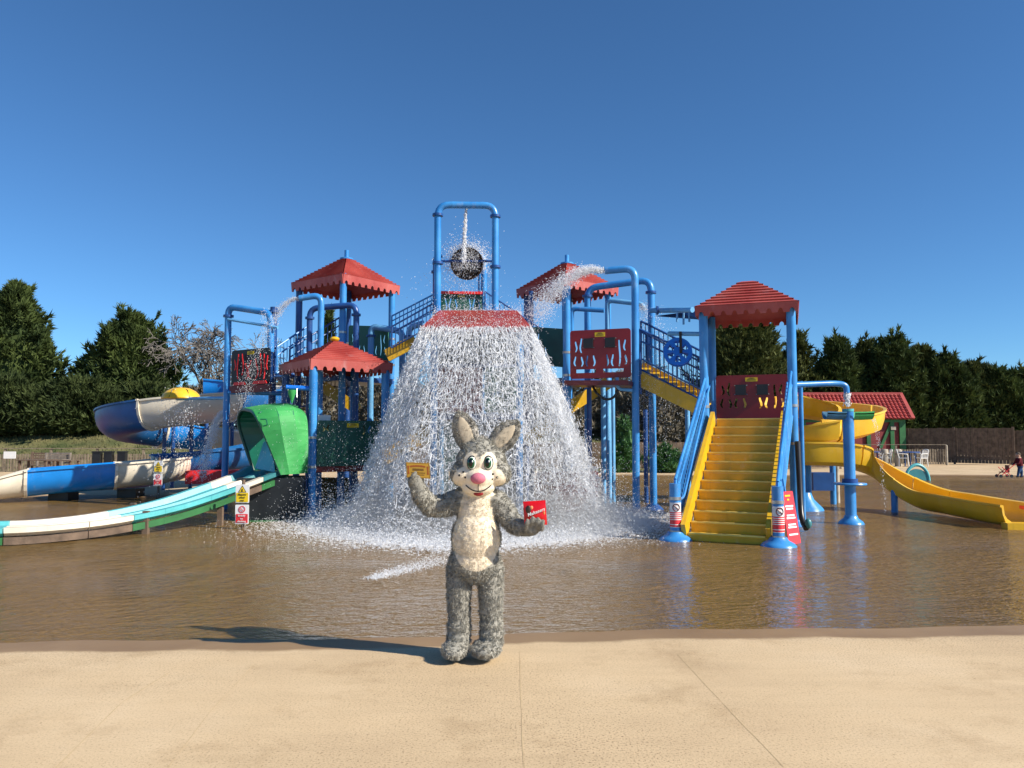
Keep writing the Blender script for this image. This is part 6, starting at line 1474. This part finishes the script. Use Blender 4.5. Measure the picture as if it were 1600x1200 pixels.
jet(at(410, 488, 17.0), (0.6, -0.2, 0.1), 0.7, 450, 0.25, 0.0045, 'water_jet', 'loose drops falling from the left pipe frame', 0.04)
jet(at(1003, 482, 17.6), (0.5, -0.3, 0.6), 0.8, 2200, 0.5, 0.005, 'water_jet', 'spray fanning out beside the jet pipes', 0.05)
jet(at(1323, 614, 14.5), (0.03, -0.02, -0.6), 0.16, 700, 0.05, 0.008, 'water_jet', 'short gush from the spout pipe into the scoop post', 0.022)
jet(at(1362, 656, 13.7), (0.30, -0.05, 0.0), 0.58, 130, 0.02, 0.004, 'water_jet', 'thin trickle from the green scoop', 0.008)
jet(at(1366, 654, 13.9), (0.33, 0.1, 0.0), 0.58, 120, 0.02, 0.004, 'water_jet', 'second thin trickle beside the green scoop', 0.008)
jet(at(352, 645, 17.5), (-1.0, 0.3, 0.1), 0.55, 4200, 0.15, 0.006, 'water_jet', 'ragged jet falling past the blue spiral slide', 0.03)
jet(at(283, 625, 18.6), (0.0, 0.0, 0.0), 0.65, 1700, 0.50, 0.006, 'water_jet', 'drips raining from the yellow dome umbrella', 0.20)
for px, py, n in ((1366, 775, 0), (1290, 690, 0)): pass
jet(at(1015, 600, 16.3), (0.1, -0.1, 0.3), 0.9, 1500, 0.55, 0.004, 'water_jet', 'sparse drops under the sloping walkway', 0.15)
# loose drips around the left shelter
N = 1500; P = np.stack([rng.uniform(at(430, 600, 16).x, at(600, 600, 16).x, N), rng.uniform(14.6, 16.2, N), rng.uniform(0, 2.9, N)**1.0], 1)
V_, F_ = drops(P, rng.uniform(0.002, 0.0042, N), None, 2.5)
tag(np_mesh('drips', V_, F_, M['drop']), 'scattered drips around the low red roofed shelter', 'water drops', kind='stuff')

# drifting mist over the landing place: a closed body of thin air-borne spray
mm = bpy.data.materials.new('spray_mist'); mm.use_nodes = True; nn = mm.node_tree.nodes; nn.remove(nn['Principled BSDF'])
pv = nn.new('ShaderNodeVolumePrincipled'); pv.inputs['Color'].default_value = (0.96, 0.97, 0.98, 1); pv.inputs['Density'].default_value = 0.22; pv.inputs['Anisotropy'].default_value = 0.2
mm.node_tree.links.new(pv.outputs[0], nn['Material Output'].inputs['Volume'])
pv2 = None
mm2 = mm.copy(); mm2.name = 'curtain_mist'; [n_ for n_ in mm2.node_tree.nodes if n_.type == 'PRINCIPLED_VOLUME'][0].inputs['Density'].default_value = 0.34
gs = np.linspace(0, 1, 41); gf = np.linspace(0.0, 1.0, 25); Sg, Fg = np.meshgrid(gs, gf, indexing='ij')
spm = np.interp(Sg, [0, .2, .5, .8, 1], [0.85, 1.0, 2.35, 1.65, 1.4])*(1.75+0.55*np.sin(Sg*5.0+31))
Po, _ = fall(Sg, Fg, spm*1.12); Pi, _ = fall(Sg, Fg, spm*0.70); Pi[..., 1] += 0.10
nS, nF = Sg.shape; Vc = np.concatenate([Po.reshape(-1, 3), Pi.reshape(-1, 3)]); off = nS*nF; Fc = []
for i in range(nS-1):
    for j in range(nF-1):
        q = (i*nF+j, (i+1)*nF+j, (i+1)*nF+j+1, i*nF+j+1); Fc.append(q[::-1]); Fc.append(tuple(k+off for k in q))
for i in range(nS-1):
    for j in (0, nF-1):
        q = (i*nF+j, (i+1)*nF+j, (i+1)*nF+j+off, i*nF+j+off); Fc.append(q if j == 0 else q[::-1])
for j in range(nF-1):
    for i in (0, nS-1):
        q = (i*nF+j, i*nF+j+1, i*nF+j+1+off, i*nF+j+off); Fc.append(q[::-1] if i == 0 else q)
tag(np_mesh('curtain_mist', Vc, Fc, mm2), 'fine mist hanging within the falling water curtain', 'mist', kind='stuff')
for (px, Y, z, rx, ry, rz_) in ((745, 13.3, 0.05, 2.7, 1.5, 0.75), (640, 13.6, 0.05, 1.5, 1.2, 0.6), (880, 13.4, 0.05, 1.6, 1.2, 0.6)):
    p = at(px, 700, Y); o = MB().ball((p.x, Y, z), (rx, ry, rz_), 24, 14).build('spray_mist', mm, None, True)
    tag(o, 'thin drifting mist over the place where the waterfall lands', 'mist', kind='stuff')
